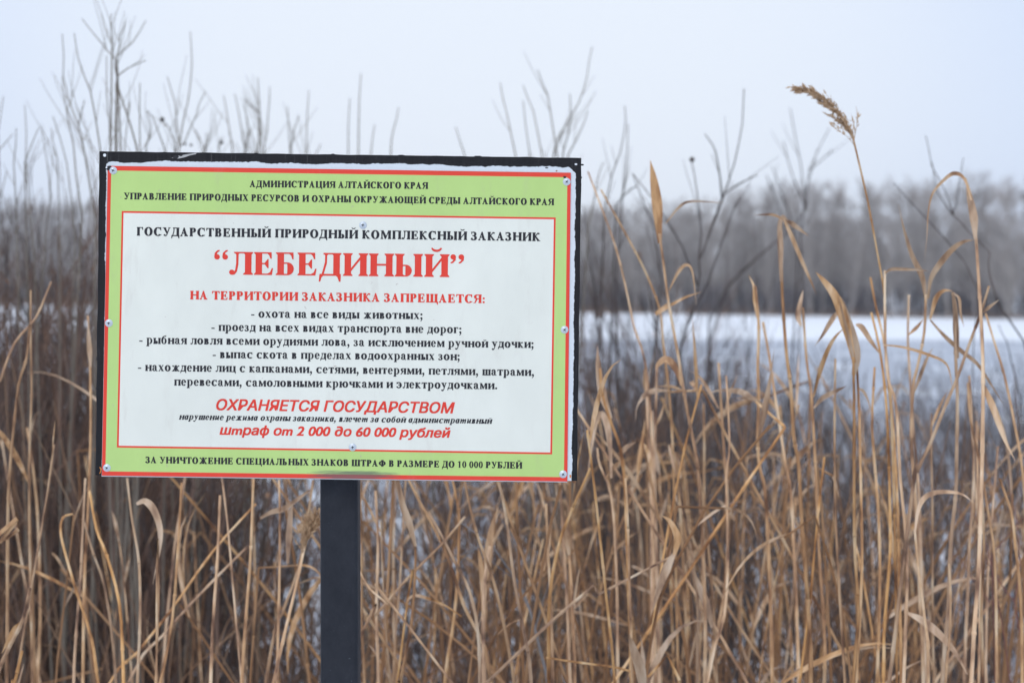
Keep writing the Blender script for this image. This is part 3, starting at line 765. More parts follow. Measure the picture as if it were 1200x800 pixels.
for row, (dy, step) in enumerate(((9, 2.2), (16, 2.5), (25, 3.0), (36, 3.6))):
    x = -122.0
    while x < 92:
        x += step * rnd.uniform(.6, 1.4)
        y = shore_y(x) + dy + rnd.uniform(-3, 3)
        px = tree_px(x, y)
        if not (-25 < px < 128 or 672 < px < 1225) or n_tree >= 298: continue
        i_ = rnd.randrange(7)
        root = empty('tree', (x, y, ground_z(x, y) - .1)); root.rotation_euler = (0, 0, rnd.uniform(0, 6.28))
        sc_ = rnd.uniform(1.07, 1.15) * (1.0 + .18 * (px < 200)) * (1.04 if px > 860 else .93)
        root.scale = (sc_, sc_, sc_)
        for me_, nm in zip(protos[i_], ('trunk', 'crown')):
            c_ = bpy.data.objects.new(nm, me_); COL.objects.link(c_); c_.parent = root
        zone = [z for lim, z in ((60, 'at the left edge'), (200, 'left of the sign'), (760, 'right of the sign'), (860, 'past the spear reed'), (950, 'behind the blurred shrub'), (1060, 'behind the plumed reed'), (1150, 'behind the drooping leaf'), (1e9, 'at the right edge')) if px < lim][0]
        zr = ('front', 'second', 'third', 'rearmost')[row]
        tag(root, 'bare grey tree in the %s rank of the far treeline, %s' % (zr, zone), 'tree', 'bare trees of the far shore, %s rank, %s' % (zr, zone))
        n_tree += 1
# the woods behind the ranks and behind the sign, read as one mass
def merged(name, placements, srcs, mats, label):
    b = MB()
    for (x, y, z, a, sc_, k_) in placements:
        c, s = math.cos(a) * sc_, math.sin(a) * sc_
        for q, src in enumerate(srcs[k_]):
            b.add([(x + c * v[0] - s * v[1], y + s * v[0] + c * v[1], z + v[2] * sc_) for v in src.v], src.f, q)
    o = b.obj(name, mats); tag(o, label, kind='stuff'); return o
light = [make_tree_meshes(200 + k_, 14.5, 3, 1, .33) for k_ in range(4)]
pl = []
for k_ in range(600):
    x = rnd.uniform(-235, 130); y = shore_y(x) + (rnd.uniform(44, 80) if rnd.random() < .6 else rnd.uniform(6, 44))
    px = tree_px(x, y)
    if y < shore_y(x) + 44 and (px < 128 or px > 672): y += 42
    pl.append((x, y, ground_z(x, y) - .2, rnd.uniform(0, 6.28), rnd.uniform(1.12, 1.19), rnd.randrange(4)))
merged('far_woods', pl, light, [M_BIRCH, M_CROWN], 'bare woods massed behind the front trees of the far shore')
# dark undergrowth at the foot of the woods
def thicket_mesh(seed, H, nst, rad, tw=.02):
    rnd = random.Random(seed); b = MB()
    for i in range(nst):
        az = rnd.uniform(0, 6.28); q = rnd.random() ** .5 * rad
        p = Vector((math.cos(az) * q, math.sin(az) * q, -.1)); d = Vector((rnd.gauss(0, .22), rnd.gauss(0, .22), 1))
        h = H * rnd.uniform(.5, 1)
        pts, dd = limb(b, p, d, h, tw * 1.6, rnd, 3, .08)
        for j in range(6):
            t_ = rnd.uniform(.1, 1) * 3; a2 = min(int(t_), 2); pp = pts[a2].lerp(pts[a2 + 1], t_ - a2)
            d3 = (dd + Vector((rnd.gauss(0, .5), rnd.gauss(0, .5), rnd.gauss(0, .3)))).normalized()
            b.tube([pp, pp + d3 * h * rnd.uniform(.15, .4)], [tw, tw * .5], 3, cap=False)
    return b
und = [(thicket_mesh(300 + k_, 5.2, 34, 2.2, .035),) for k_ in range(4)]
pl = []
for k_ in range(560):
    x = rnd.uniform(-235, 125); y = shore_y(x) + rnd.uniform(6, 26)
    pl.append((x, y, ground_z(x, y) - .1, rnd.uniform(0, 6.28), rnd.uniform(.6, 1.1), rnd.randrange(4)))
merged('undergrowth', pl, und, [M_UNDER], 'dark undergrowth along the foot of the far woods')
fr = MB(); 
for k_ in range(9000):
    x = rnd.uniform(-150, 110); y = shore_y(x) + rnd.uniform(1, 6)
    if x > -10 and rnd.random() < .75: continue
    z = max(ground_z(x, y), 0) - .05; h = rnd.uniform(.5, 1.3); w = .03
    a = Vector((x, y, z)); fr.tube([a, a + Vector((rnd.gauss(0, .12), rnd.gauss(0, .12), h))], [w, w * .4], 3, cap=False)
tag(fr.obj('far_reeds', M_BACKREED), 'low tan reed fringe along the far shoreline', kind='stuff')

# ------------------------------------------------------------------ willow shrubs
def shoot_path(p, d, L, rnd, n, wob, up):
    pts = [p.copy()]; d = d.normalized()
    for i in range(n):
        d = (d + Vector((rnd.gauss(0, wob), rnd.gauss(0, wob), rnd.gauss(0, wob * .5) + up))).normalized()
        pts.append(pts[-1] + d * (L / n))
    return pts, d
def lerp_pts(pts, f):
    k_ = f * (len(pts) - 1); a = min(int(k_), len(pts) - 2)
    return pts[a].lerp(pts[a + 1], k_ - a), (pts[a + 1] - pts[a]).normalized()
def shrub_mesh(seed, H, nst, rad, r0=.007, side=9, lean=.26, fine=2):
    rnd = random.Random(seed); sb_, tb_, lf_ = MB(), MB(), MB()
    for i in range(nst):
        az = rnd.uniform(0, 6.28); q = rnd.random() * rad
        p = Vector((math.cos(az) * q, math.sin(az) * q, -.15))
        d = Vector((math.cos(az) * lean * rnd.uniform(0, 1.6), math.sin(az) * lean * rnd.uniform(0, 1.6), 1)) + Vector((rnd.gauss(0, .06), rnd.gauss(0, .06), 0))
        h = H * rnd.uniform(.55, 1) + .15
        pts, dd = shoot_path(p, d, h, rnd, 8, .085, .03)
        sb_.tube(pts, [r0 * (1.15 - .85 * j / 8) for j in range(9)], 4, cap=False)
        for j in range(rnd.randint(side - 3, side + 2)):
            f = rnd.uniform(.12, .97); pp, td = lerp_pts(pts, f)
            az2 = rnd.uniform(0, 6.28); sp = rnd.uniform(.3, .8)
            d2 = td + Vector((math.cos(az2) * sp, math.sin(az2) * sp, rnd.uniform(-.1, .2)))
            L = h * rnd.uniform(.10, .32) * (1.15 - .5 * f)
            q2, d3 = shoot_path(pp, d2, L, rnd, 4, .07, .07)
            tb_.tube(q2, [r0 * .42, r0 * .38, r0 * .33, r0 * .28, r0 * .2], 3, cap=False)
            if rnd.random() < .11:
                c = q2[rnd.choice((2, 3, 4))]; a = Vector((rnd.gauss(0, .6), rnd.gauss(0, .6), -1)).normalized() * rnd.uniform(.010, .020)
                b2 = Vector((rnd.gauss(0, 1), rnd.gauss(0, 1), rnd.gauss(0, 1))).cross(a).normalized() * rnd.uniform(.006, .011); nrm = a.cross(b2).normalized() * .004
                c = c + a
                lf_.add([c - a, c + b2 + nrm, c + a * 1.1, c - b2 + nrm, c - nrm * .5], [(0, 1, 4), (1, 2, 4), (2, 3, 4), (3, 0, 4)])
            for m_ in range(rnd.randint(0, fine)):
                e_, td3 = lerp_pts(q2, rnd.uniform(.3, .9))
                d4 = td3 + Vector((rnd.gauss(0, .45), rnd.gauss(0, .45), rnd.gauss(.1, .3)))
                q3, _ = shoot_path(e_, d4, L * rnd.uniform(.25, .6), rnd, 2, .08, .05)
                tb_.tube(q3, [r0 * .26, r0 * .22, r0 * .15], 3, cap=False)
    return sb_, tb_, lf_
SHR = []
for k_ in range(9):
    H = (2.3, 2.6, 2.0, 1.5, 1.7, 1.3, 2.9, 1.1, 1.9)[k_]
    a_, b_, l_ = shrub_mesh(500 + k_, H, (11, 10, 12, 13, 12, 14, 9, 14, 12)[k_], (.30, .25, .35, .4, .3, .4, .25, .45, .35)[k_], .0058 if H < 2 else .0066, 8, fine=1)
    SHR.append((a_.mesh('stems', M_TWIG), b_.mesh('twigs', M_TWIG), H, l_.mesh('withered_leaves', M_DEADLEAF)))
M_BROWNBARK = noise_mat('russet_bark', [(.3, (.075, .042, .030)), (.55, (.15, .09, .065)), (.8, (.25, .165, .12))], (1, 1, .5), 7, 4, .75, .2, 0, .2)
for e_ in list(SHR):
    a_, b_ = e_[0].copy(), e_[1].copy()
    for q_ in (a_, b_): q_.materials[0] = M_BROWNBARK
    SHR.append((a_, b_, e_[2], e_[3]))
def place_shrub(px, y, top_py, label, group, k_=None, a=None, leaves=False):
    x = (px - 600) / FPX * y
    z = max(ground_z(x, y), 0.0) if y > 13 else ground_z(x, y)
    top = CAM_Z + (345 + (px - 600) * .0087 - top_py) / FPX * y
    h = max(top - z, .5)
    if k_ is None: k_ = rnd.randrange(9)
    if rnd.random() < (.6 if px < 680 else .3): k_ += 9
    s_ = h / SHR[k_][2]
    root = empty('willow_shrub', (x, y, z)); tilt_ = rnd.choice((-1, 0, 0, 1)) * rnd.uniform(.06, .14); root.rotation_euler = (0, tilt_, 0)
    w_ = min(max(s_, .8), 1.35); root.scale = (w_, w_, s_)
    for nm, me_ in (('stems', SHR[k_][0]), ('twigs', SHR[k_][1])):
        c_ = bpy.data.objects.new(nm, me_); COL.objects.link(c_); c_.parent = root
        if nm == 'twigs': c_['kind'] = 'stuff'
    if leaves:
        c_ = bpy.data.objects.new('withered_leaves', SHR[k_][3]); COL.objects.link(c_); c_.parent = root; c_['kind'] = 'stuff'
    hc = 'tall' if h > 1.9 else 'middling' if h > 1.2 else 'low'
    nearness = 'near' if y < 9 else 'farther' if y < 12.5 else 'distant'
    lv = 'with brown leaves' if leaves else 'leafless'
    ln_ = 'left-leaning' if tilt_ < 0 else 'right-leaning' if tilt_ > 0 else 'upright'
    tag(root, '%s %s %s shrub %s, %s' % (ln_, nearness, hc, lv, zone_of(px)), 'shrub', 'willow shrubs ' + zone_of(px))
    return root
ZONES = ((-60, 'beyond the left edge of the picture'), (60, 'at the left edge of the picture'), (118, 'just left of the sign'), (250, 'under the lower left corner of the sign'), (376, 'left of the sign post'),
         (480, 'right of the sign post'), (676, 'under the lower right corner of the sign'), (740, 'just right of the sign'), (800, 'at the foot of the spear tipped reed'),
         (870, 'right of the spear tipped reed'), (950, 'left of the broad leaved reed bundle'), (1015, 'below the broad leaved reed bundle'), (1070, 'below the plumed reed'),
         (1130, 'below the drooping leaf reed'), (1e9, 'at the right edge of the picture'))
def zone_of(px): return [z for lim, z in ZONES if px < lim][0]
for k_ in range(26):
    px = rnd.uniform(-50, 112); y = rnd.uniform(8, 15)
    place_shrub(px, y, rnd.uniform(225, 345), '', '', k_=rnd.choice((9, 11, 12, 13, 17)) - 9, leaves=rnd.random() < .5)
for k_ in range(36):
    px = rnd.uniform(-50, 170); y = rnd.uniform(8.0, 14)
    top = rnd.uniform(175, 330) if px < 130 else rnd.uniform(240, 380)
    place_shrub(px, y, top, '', '', leaves=rnd.random() < .4)
for k_ in range(34):
    place_shrub(rnd.uniform(-60, 250), rnd.uniform(8, 15), rnd.uniform(340, 470), '', '', leaves=rnd.random() < .4)
for k_ in range(34):
    px = rnd.uniform(120, 690); y = rnd.uniform(9, 24)
    place_shrub(px, y, rnd.uniform(340, 560), '', '', leaves=rnd.random() < .4)
for k_ in range(26):
    px = rnd.uniform(670, 830); y = rnd.uniform(10, 28)
    place_shrub(px, y, rnd.uniform(270, 450), '', '', leaves=rnd.random() < .4)
for k_ in range(96):
    px = rnd.uniform(730, 1260); y = 14 + 32 * rnd.random() ** .8
    place_shrub(px, y, rnd.uniform(385, 490), '', '', k_=rnd.choice((2, 3, 4, 5, 7, 8)))
for k_ in range(20):
    px = rnd.uniform(680, 1240); y = rnd.uniform(8.5, 13)
    place_shrub(px, y, rnd.uniform(450, 640), '', '', k_=rnd.choice((3, 5, 7, 8)), leaves=rnd.random() < .3)

_st = rnd.getstate()
for k_ in range(16):        # the thicket goes on past the left edge of the frame
    place_shrub(rnd.uniform(-420, -70), rnd.uniform(8, 15), rnd.uniform(200, 400), '', '', leaves=rnd.random() < .4)
rnd.setstate(_st)

def drawn_shrub(y, shoots, label, r0=.0055, cat='shrub', mt=None, twigs=True, ball=None, seed=1, foot=None):
    """a shrub whose visible shoots follow measured courses; each list runs from low to high"""
    rr_ = random.Random(seed)
    first = shoots[0][0]
    bx = at(foot if foot else sum(s_[0][0] for s_ in shoots) / len(shoots), 760, y)
    gz = ground_z(bx.x, y) if y < 16 else 0
    root = empty('willow_shrub', (bx.x, y, gz)); tag(root, label, cat)
    tb_, shoots_ = MB(), []
    for s_ in shoots:
        dy = rr_.uniform(-.3, .3) * min(1, y / 8)
        up = [at(px, py, y + dy * (1 + .35 * i)) for i, (px, py) in enumerate(s_)]
        joined = any(s_[0] in o_[1:] for o_ in shoots if o_ is not s_)
        if joined:
            for o_ in shoots:
                if o_ is not s_ and s_[0] in o_[1:]:
                    dy = o_dy.get(id(o_), 0); break
            up = [at(px, py, y + dy) for i, (px, py) in enumerate(s_)]
            pts = up
        else:
            o_dy[id(s_)] = dy
            up = [at(px, py, y + dy) for i, (px, py) in enumerate(s_)]
            low = Vector((bx.x + (up[0].x - bx.x) * .45 + rr_.gauss(0, .05), y + dy * .3, gz - .1))
            mid = low.lerp(up[0], .5) + Vector((rr_.gauss(0, .02), 0, 0))
            pts = [low, mid] + up
        # smooth with midpoints
        sm = [pts[0]]
        for i in range(len(pts) - 1):
            sm.append(pts[i].lerp(pts[i + 1], .5) + Vector((rr_.gauss(0, .0025), rr_.gauss(0, .003), 0)) * min(1, y / 8)); sm.append(pts[i + 1])
        L = len(sm); rbase = r0 * (.58 if joined else 1.0) * y / 8.5
        tip = r0 * .30 * y / 8.5
        cur_ = MB(); shoots_.append(cur_)
        cur_.tube([q - Vector((bx.x, y, gz)) for q in sm], [rbase + (tip - rbase) * (i / (L - 1)) ** .7 for i in range(L)], 5, cap=False)
        if twigs:
            for j in range(5 if not joined else 1):
                f = rr_.uniform(.15, .8); pp, td = lerp_pts(sm, f)
                sg = rr_.choice((-1, 1)); q3, _ = shoot_path(pp, td + Vector((sg * rr_.uniform(.25, .7), rr_.gauss(0, .3), 0)), rr_.uniform(.08, .26), rr_, 4, .06, .08)
                cur_.tube([q - Vector((bx.x, y, gz)) for q in q3], [tip * .9, tip * .8, tip * .7, tip * .6, tip * .4], 3, cap=False)
    if ball:
        for px, py, rpx in ball:
            q = at(px, py, y) - Vector((bx.x, y, gz)); tb_ = MB(); blob(tb_, q.x, q.y, q.z, rpx / FPX * y, rpx / FPX * y, rpx / FPX * y); tb_.obj('gall', M_TWIG, root, True)
    for c_ in shoots_: c_.obj('shoot', mt or M_TWIGG, root, True)
    return root
o_dy = {}
drawn_shrub(7.6, [[(166, 240), (160, 172), (144, 120), (137, 90), (135, 70), (125, 59), (110, 40), (96, 22)], [(137, 67), (155, 50), (171, 24)], [(137, 67), (141, 42), (147, 24)], [(137, 90), (150, 80), (171, 71)],
    [(131, 65), (130, 32), (131, 16)], [(134, 240), (135, 175), (136, 112), (137, 90)], [(132, 240), (129, 172), (125, 112), (125, 65)], [(122, 240), (117, 172), (106, 107), (92, 70), (87, 39)], [(164, 172), (164, 97)], [(175, 230), (171, 172), (177, 147), (172, 130)],
    [(202, 230), (192, 172), (180, 140), (173, 130)], [(148, 230), (146, 172), (152, 120)]], 'tallest bare willow shrub, its forked shoots rising over the upper left corner of the sign', seed=3, foot=140)
drawn_shrub(7.9, [[(112, 260), (100, 185), (92, 147), (80, 117), (74, 90), (73, 40)], [(92, 147), (99, 117)], [(96, 250), (86, 170), (75, 112), (73, 90)], [(88, 280), (78, 190), (62, 136)], [(70, 290), (67, 185), (60, 150)], [(40, 300), (30, 190), (29, 123)], [(29, 190), (45, 150)], [(20, 290), (16, 190), (19, 150)], [(52, 300), (60, 230), (48, 148)]],
    'slender bare willow shrub left of the tallest one, with many upright shoots', seed=4, foot=70)
drawn_shrub(8.4, [[(212, 230), (210, 172), (220, 120), (225, 75), (223, 37)], [(210, 172), (205, 120), (196, 90)], [(210, 172), (217, 165), (230, 135), (241, 107)], [(206, 168), (198, 150), (190, 140)], [(236, 210), (238, 172), (229, 152)], [(245, 205), (240, 172), (242, 155)]],
    'bare shrub behind the top edge of the sign with one long middle shoot', seed=5, ball=[(190, 140, 3), (224, 170, 1.8), (217, 169, 1.6)])
drawn_shrub(9.2, [[(276, 230), (272, 172), (267, 140), (262, 112)], [(292, 225), (287, 175), (281, 140), (275, 110)], [(287, 177), (292, 152), (285, 122)], [(303, 225), (300, 172), (292, 150)], [(308, 225), (306, 167), (304, 120), (302, 91)], [(304, 135), (296, 125), (287, 115)], [(309, 215), (310, 170), (314, 135), (316, 102)], [(250, 215), (258, 165), (262, 160)]],
    'bare shrub with close set straight shoots above the left third of the sign', seed=6, ball=[(259.5, 167, 2.6)])
drawn_shrub(9.6, [[(342, 220), (340, 177), (337, 125)], [(341, 172), (345, 150), (350, 135)], [(358, 220), (359, 177), (362, 106)], [(366, 190), (376, 169)]], 'small bare shrub of three upright shoots behind the middle left of the sign top', seed=7)
drawn_shrub(9.4, [[(407, 220), (408, 177), (410, 115)], [(420, 220), (420, 177), (421, 117), (423, 86)], [(434, 220), (435, 177), (439, 146)], [(456, 220), (458, 177), (461, 152), (467, 126)], [(548, 230), (544, 180), (534, 149)]], 'sparse bare shrub with four thin shoots above the middle of the sign', seed=8, twigs=False)
drawn_shrub(9.0, [[(612, 240), (604, 181), (594, 133), (586, 97)], [(624, 240), (621, 181), (613, 118)], [(638, 240), (635, 181), (625, 130), (613, 100)], [(658, 230), (651, 169), (642, 112), (630, 82)], [(646, 240), (649, 180), (655, 160), (678, 121), (688, 90), (694, 55)], [(658, 230), (660, 178), (669, 139), (668, 110)], [(655, 245), (666, 181), (684, 145), (689, 130)], [(690, 262), (697, 230), (703, 200), (708, 190)]],
    'wide bare shrub fanning out above the upper right corner of the sign', seed=9)
drawn_shrub(9.3, [[(705, 330), (708, 250), (717, 205), (732, 154), (732, 124)], [(722, 330), (729, 235), (735, 180), (736, 145)], [(775, 330), (765, 262), (750, 226), (741, 203)], [(700, 360), (690, 300), (684, 240)], [(722, 240), (738, 222), (747, 218)]], 'thin bare shrub right beside the sign with two long wavering shoots', seed=10, mt=M_TWIG)
drawn_shrub(8.6, [[(792, 520), (792, 460), (797, 413), (805, 383), (818, 336), (819, 305), (829, 280), (846, 232), (861, 190), (870, 145), (872, 104)], [(846, 232), (840, 184), (834, 168), (826, 157)], [(819, 305), (822, 274), (817, 226), (810, 187)], [(829, 280), (849, 227), (866, 215), (888, 205)], [(805, 383), (830, 330), (858, 250), (868, 230)], [(818, 336), (800, 290), (770, 240), (741, 203)], [(790, 470), (770, 400), (760, 330)]],
    'tall dark shrub with one gall tipped twig, between the sign and the plumed reed', seed=11, mt=M_TWIG, ball=[(811, 187, 3.4)], r0=.0065)
drawn_shrub(14, [[(830, 500), (832, 400), (853, 335), (870, 317), (907, 285), (922, 275), (945, 245), (948, 200), (972, 150)], [(945, 245), (938, 190), (926, 127)], [(945, 245), (930, 210), (918, 165)], [(940, 330), (938, 280), (945, 220), (958, 175)], [(948, 200), (960, 190), (976, 175)], [(935, 300), (925, 250), (905, 195)], [(922, 275), (912, 240), (898, 205)], [(830, 380), (850, 340), (890, 300)]],
    'strongly blurred bare shrub behind the plumed reed, its trunk leaning right', seed=12, mt=M_TWIG, r0=.0055)
drawn_shrub(8.2, [[(1215, 470), (1200, 400), (1170, 357), (1160, 323), (1160, 296), (1148, 283), (1134, 270), (1117, 252), (1107, 222), (1092, 195), (1085, 159)], [(1117, 252), (1121, 240), (1129, 185)], [(1152, 420), (1146, 340), (1130, 306), (1107, 279), (1080, 250), (1047, 214)], [(1117, 252), (1098, 225), (1092, 190)], [(1140, 560), (1139, 480), (1141, 400), (1146, 340)], [(1196, 470), (1180, 400), (1170, 380)]],
    'bare shrub at the right edge with forked twigs behind the drooping reed leaf', seed=13, mt=M_TWIG, r0=.005, twigs=False)
drawn_shrub(9, [[(-20, 330), (-8, 200), (4, 113)], [(-30, 300), (-10, 185), (15, 157)], [(-14, 330), (-4, 250), (8, 200)]], 'bare shrub cut by the left edge of the picture, shoots leaning in', seed=14)
drawn_shrub(5.6, [[(1196, 830), (1183, 794), (1171, 710), (1162, 662), (1153, 629), (1140, 600)], [(1204, 830), (1198, 755), (1189, 704), (1171, 680), (1150, 647), (1117, 587)], [(1162, 650), (1180, 628), (1203, 603)], [(1171, 710), (1160, 705), (1125, 655), (1112, 645)], [(1189, 704), (1196, 660), (1192, 610), (1181, 560)]],
    'red brown leafless twigs in the lower right corner', mt=M_REDTWIG, seed=15, r0=.0045, twigs=False)
drawn_shrub(6.0, [[(648, 840), (640, 788), (625, 728), (610, 686), (577, 659 - 20), (540, 612)], [(610, 686), (606, 640), (590, 610)], [(577, 639), (560, 640), (538, 660)]], 'single thick grey dead branch slanting below the right half of the sign', mt=M_GREYDEAD, seed=16, r0=.010)

# ------------------------------------------------------------------ reeds
def bez(pts, sub=3):
    """Catmull-Rom through the points"""
    if len(pts) < 3: return [pts[0].lerp(pts[-1], i / sub) for i in range(sub + 1)]
    o = []
    P_ = [pts[0] * 2 - pts[1]] + pts + [pts[-1] * 2 - pts[-2]]
    for i in range(1, len(P_) - 2):
        p0, p1, p2, p3 = P_[i - 1:i + 3]
        for j in range(sub):
            t = j / sub
            o.append(.5 * ((2 * p1) + (p2 - p0) * t + (2 * p0 - 5 * p1 + 4 * p2 - p3) * t * t + (3 * p1 - p0 - 3 * p2 + p3) * t ** 3))
    o.append(pts[-1]); return o
def ribbon(b, pts, w, rr_, face=None, fold=.35, twist=0, base=.35):
    """a folded leaf blade: narrow sheath at its base, widest a third of the way, tapering to a point"""
    n_ = len(pts); vs = []
    nrm = face or Vector((rr_.gauss(0, .35), -1, rr_.gauss(0, .25)))
    for i, p in enumerate(pts):
        t = (pts[min(i + 1, n_ - 1)] - pts[max(i - 1, 0)]).normalized()
        f = i / (n_ - 1)
        wd = w * (base + (1 - base) * min(1, f / .3)) if f < .3 else w * max(.06, (1 - ((f - .3) / .7) ** 1.8))
        a = twist * f; nn_ = Matrix.Rotation(a, 3, t) @ nrm
        sd_ = t.cross(nn_); 
        if sd_.length < .1: sd_ = t.cross(Vector((0, 0, 1)))
        sd_.normalize(); up_ = sd_.cross(t)
        vs += [p + sd_ * wd * .5 + up_ * wd * fold * .5, p, p - sd_ * wd * .5 + up_ * wd * fold * .5]
    fs = []
    for i in range(n_ - 1):
        a = i * 3; fs += [(a, a + 1, a + 4, a + 3), (a + 1, a + 2, a + 5, a + 4)]
    b.add(vs, fs)
def stem_tube(b, pts, r_lo, r_hi, rr_, sides=6):
    n_ = len(pts); rad = []; acc = 0; nxt = rr_.uniform(.05, .2); out = []
    for i, p in enumerate(pts):
        f = i / (n_ - 1); r_ = r_lo + (r_hi - r_lo) * f
        out.append(p); rad.append(r_)
        if i < n_ - 1:
            L = (pts[i + 1] - p).length
            while nxt < L:                     # a swollen node with a sheath step
                q = p.lerp(pts[i + 1], nxt / L); d = (pts[i + 1] - p) / L
                out += [q - d * .004, q, q + d * .006]; rad += [r_ * .97, r_ * 1.3, r_ * 1.12]
                nxt += rr_.uniform(.14, .24)
            nxt -= L
    b.tube(out, rad, sides)
def plume(b, pts, y, rr_, r_=.0010, n_=64, L=.10, droop=Vector((-1, 0, -.15))):
    for i in range(n_):
        f = rr_.uniform(0, 1) ** .9; p, td = lerp_pts(pts, f)
        l2 = L * (1 - .55 * f) * rr_.uniform(.55, 1.1)
        d = td + Vector((rr_.gauss(0, .22), rr_.gauss(0, .22), rr_.gauss(0, .18))) + droop * .12
        q, _ = [p], 0
        d = d.normalized()
        for j in range(5):
            d = (d + droop * .10 + Vector((rr_.gauss(0, .05), rr_.gauss(0, .05), 0))).normalized(); q.append(q[-1] + d * l2 / 5)
        b.tube(q, [r_, r_, r_ * .8, r_ * .7, r_ * .6, r_ * .4], 3, cap=False)
        for j in range(11):                     # spikelets
            e_, td3 = lerp_pts(q, rr_.uniform(.15, 1)); dd = (td3 + Vector((rr_.gauss(0, .35), rr_.gauss(0, .35), rr_.gauss(0, .3)))).normalized()
            sl = rr_.uniform(.010, .018); sd_ = dd.cross(Vector((rr_.gauss(0, 1), rr_.gauss(0, 1), rr_.gauss(0, 1)))).normalized() * .0022
            b.add([e_, e_ + dd * sl * .45 + sd_, e_ + dd * sl, e_ + dd * sl * .45 - sd_], [(0, 1, 2, 3)])
hero_n = 0
def reed(y, stem, w, leaves, label, name='reed', plume_px=None, ground=True, mt=None):
    """stem: photo pixels from high to low; w: stem width in pixels; leaves: (pixels base to tip, width px)"""
    global hero_n
    hero_n += 1; rr_ = random.Random(900 + hero_n)
    k = y / FPX
    dep = rr_.uniform(-.12, .12)
    P_ = [at(px, py, y + dep * i / max(1, len(stem) - 1)) for i, (px, py) in enumerate(stem)][::-1]
    if ground:
        lo = P_[0]; d = (P_[1] - P_[0]).normalized(); 
        if d.z < .3: d = Vector((d.x * .3, 0, 1)).normalized()
        gz = ground_z(lo.x, y) - .05; dz = max(lo.z - gz, .02)
        foot = Vector((lo.x - d.x / d.z * dz * .55, lo.y + rr_.uniform(-.05, .05), gz)); P_ = [foot] + P_
    root = empty(name, P_[0]); o = P_[0].copy()
    tag(root, label, 'reed')
    b = MB(); stem_tube(b, bez([p - o for p in P_], 3), w * k * .5 * .95, w * k * .5 * .6, rr_)
    b.obj('stem', mt or M_STEM, root, True)
    for pts, lw in leaves:
        n_ = len(pts); dd = rr_.uniform(-.06, .06)
        q = [at(px, py, y + dep * .5 + dd * i / n_) - o for i, (px, py) in enumerate(pts)]
        b = MB(); ribbon(b, bez(q, 5), lw * k * .88, rr_, fold=rr_.uniform(.25, .6), twist=rr_.uniform(-.7, .7)); b.obj('leaf', M_LEAF, root, True)
    if plume_px:
        q = [at(px, py, y) - o for px, py in plume_px]
        b = MB(); plume(b, bez(q, 3), y, rr_, L=.088); b.obj('plume', M_PLUME, root)
    return root
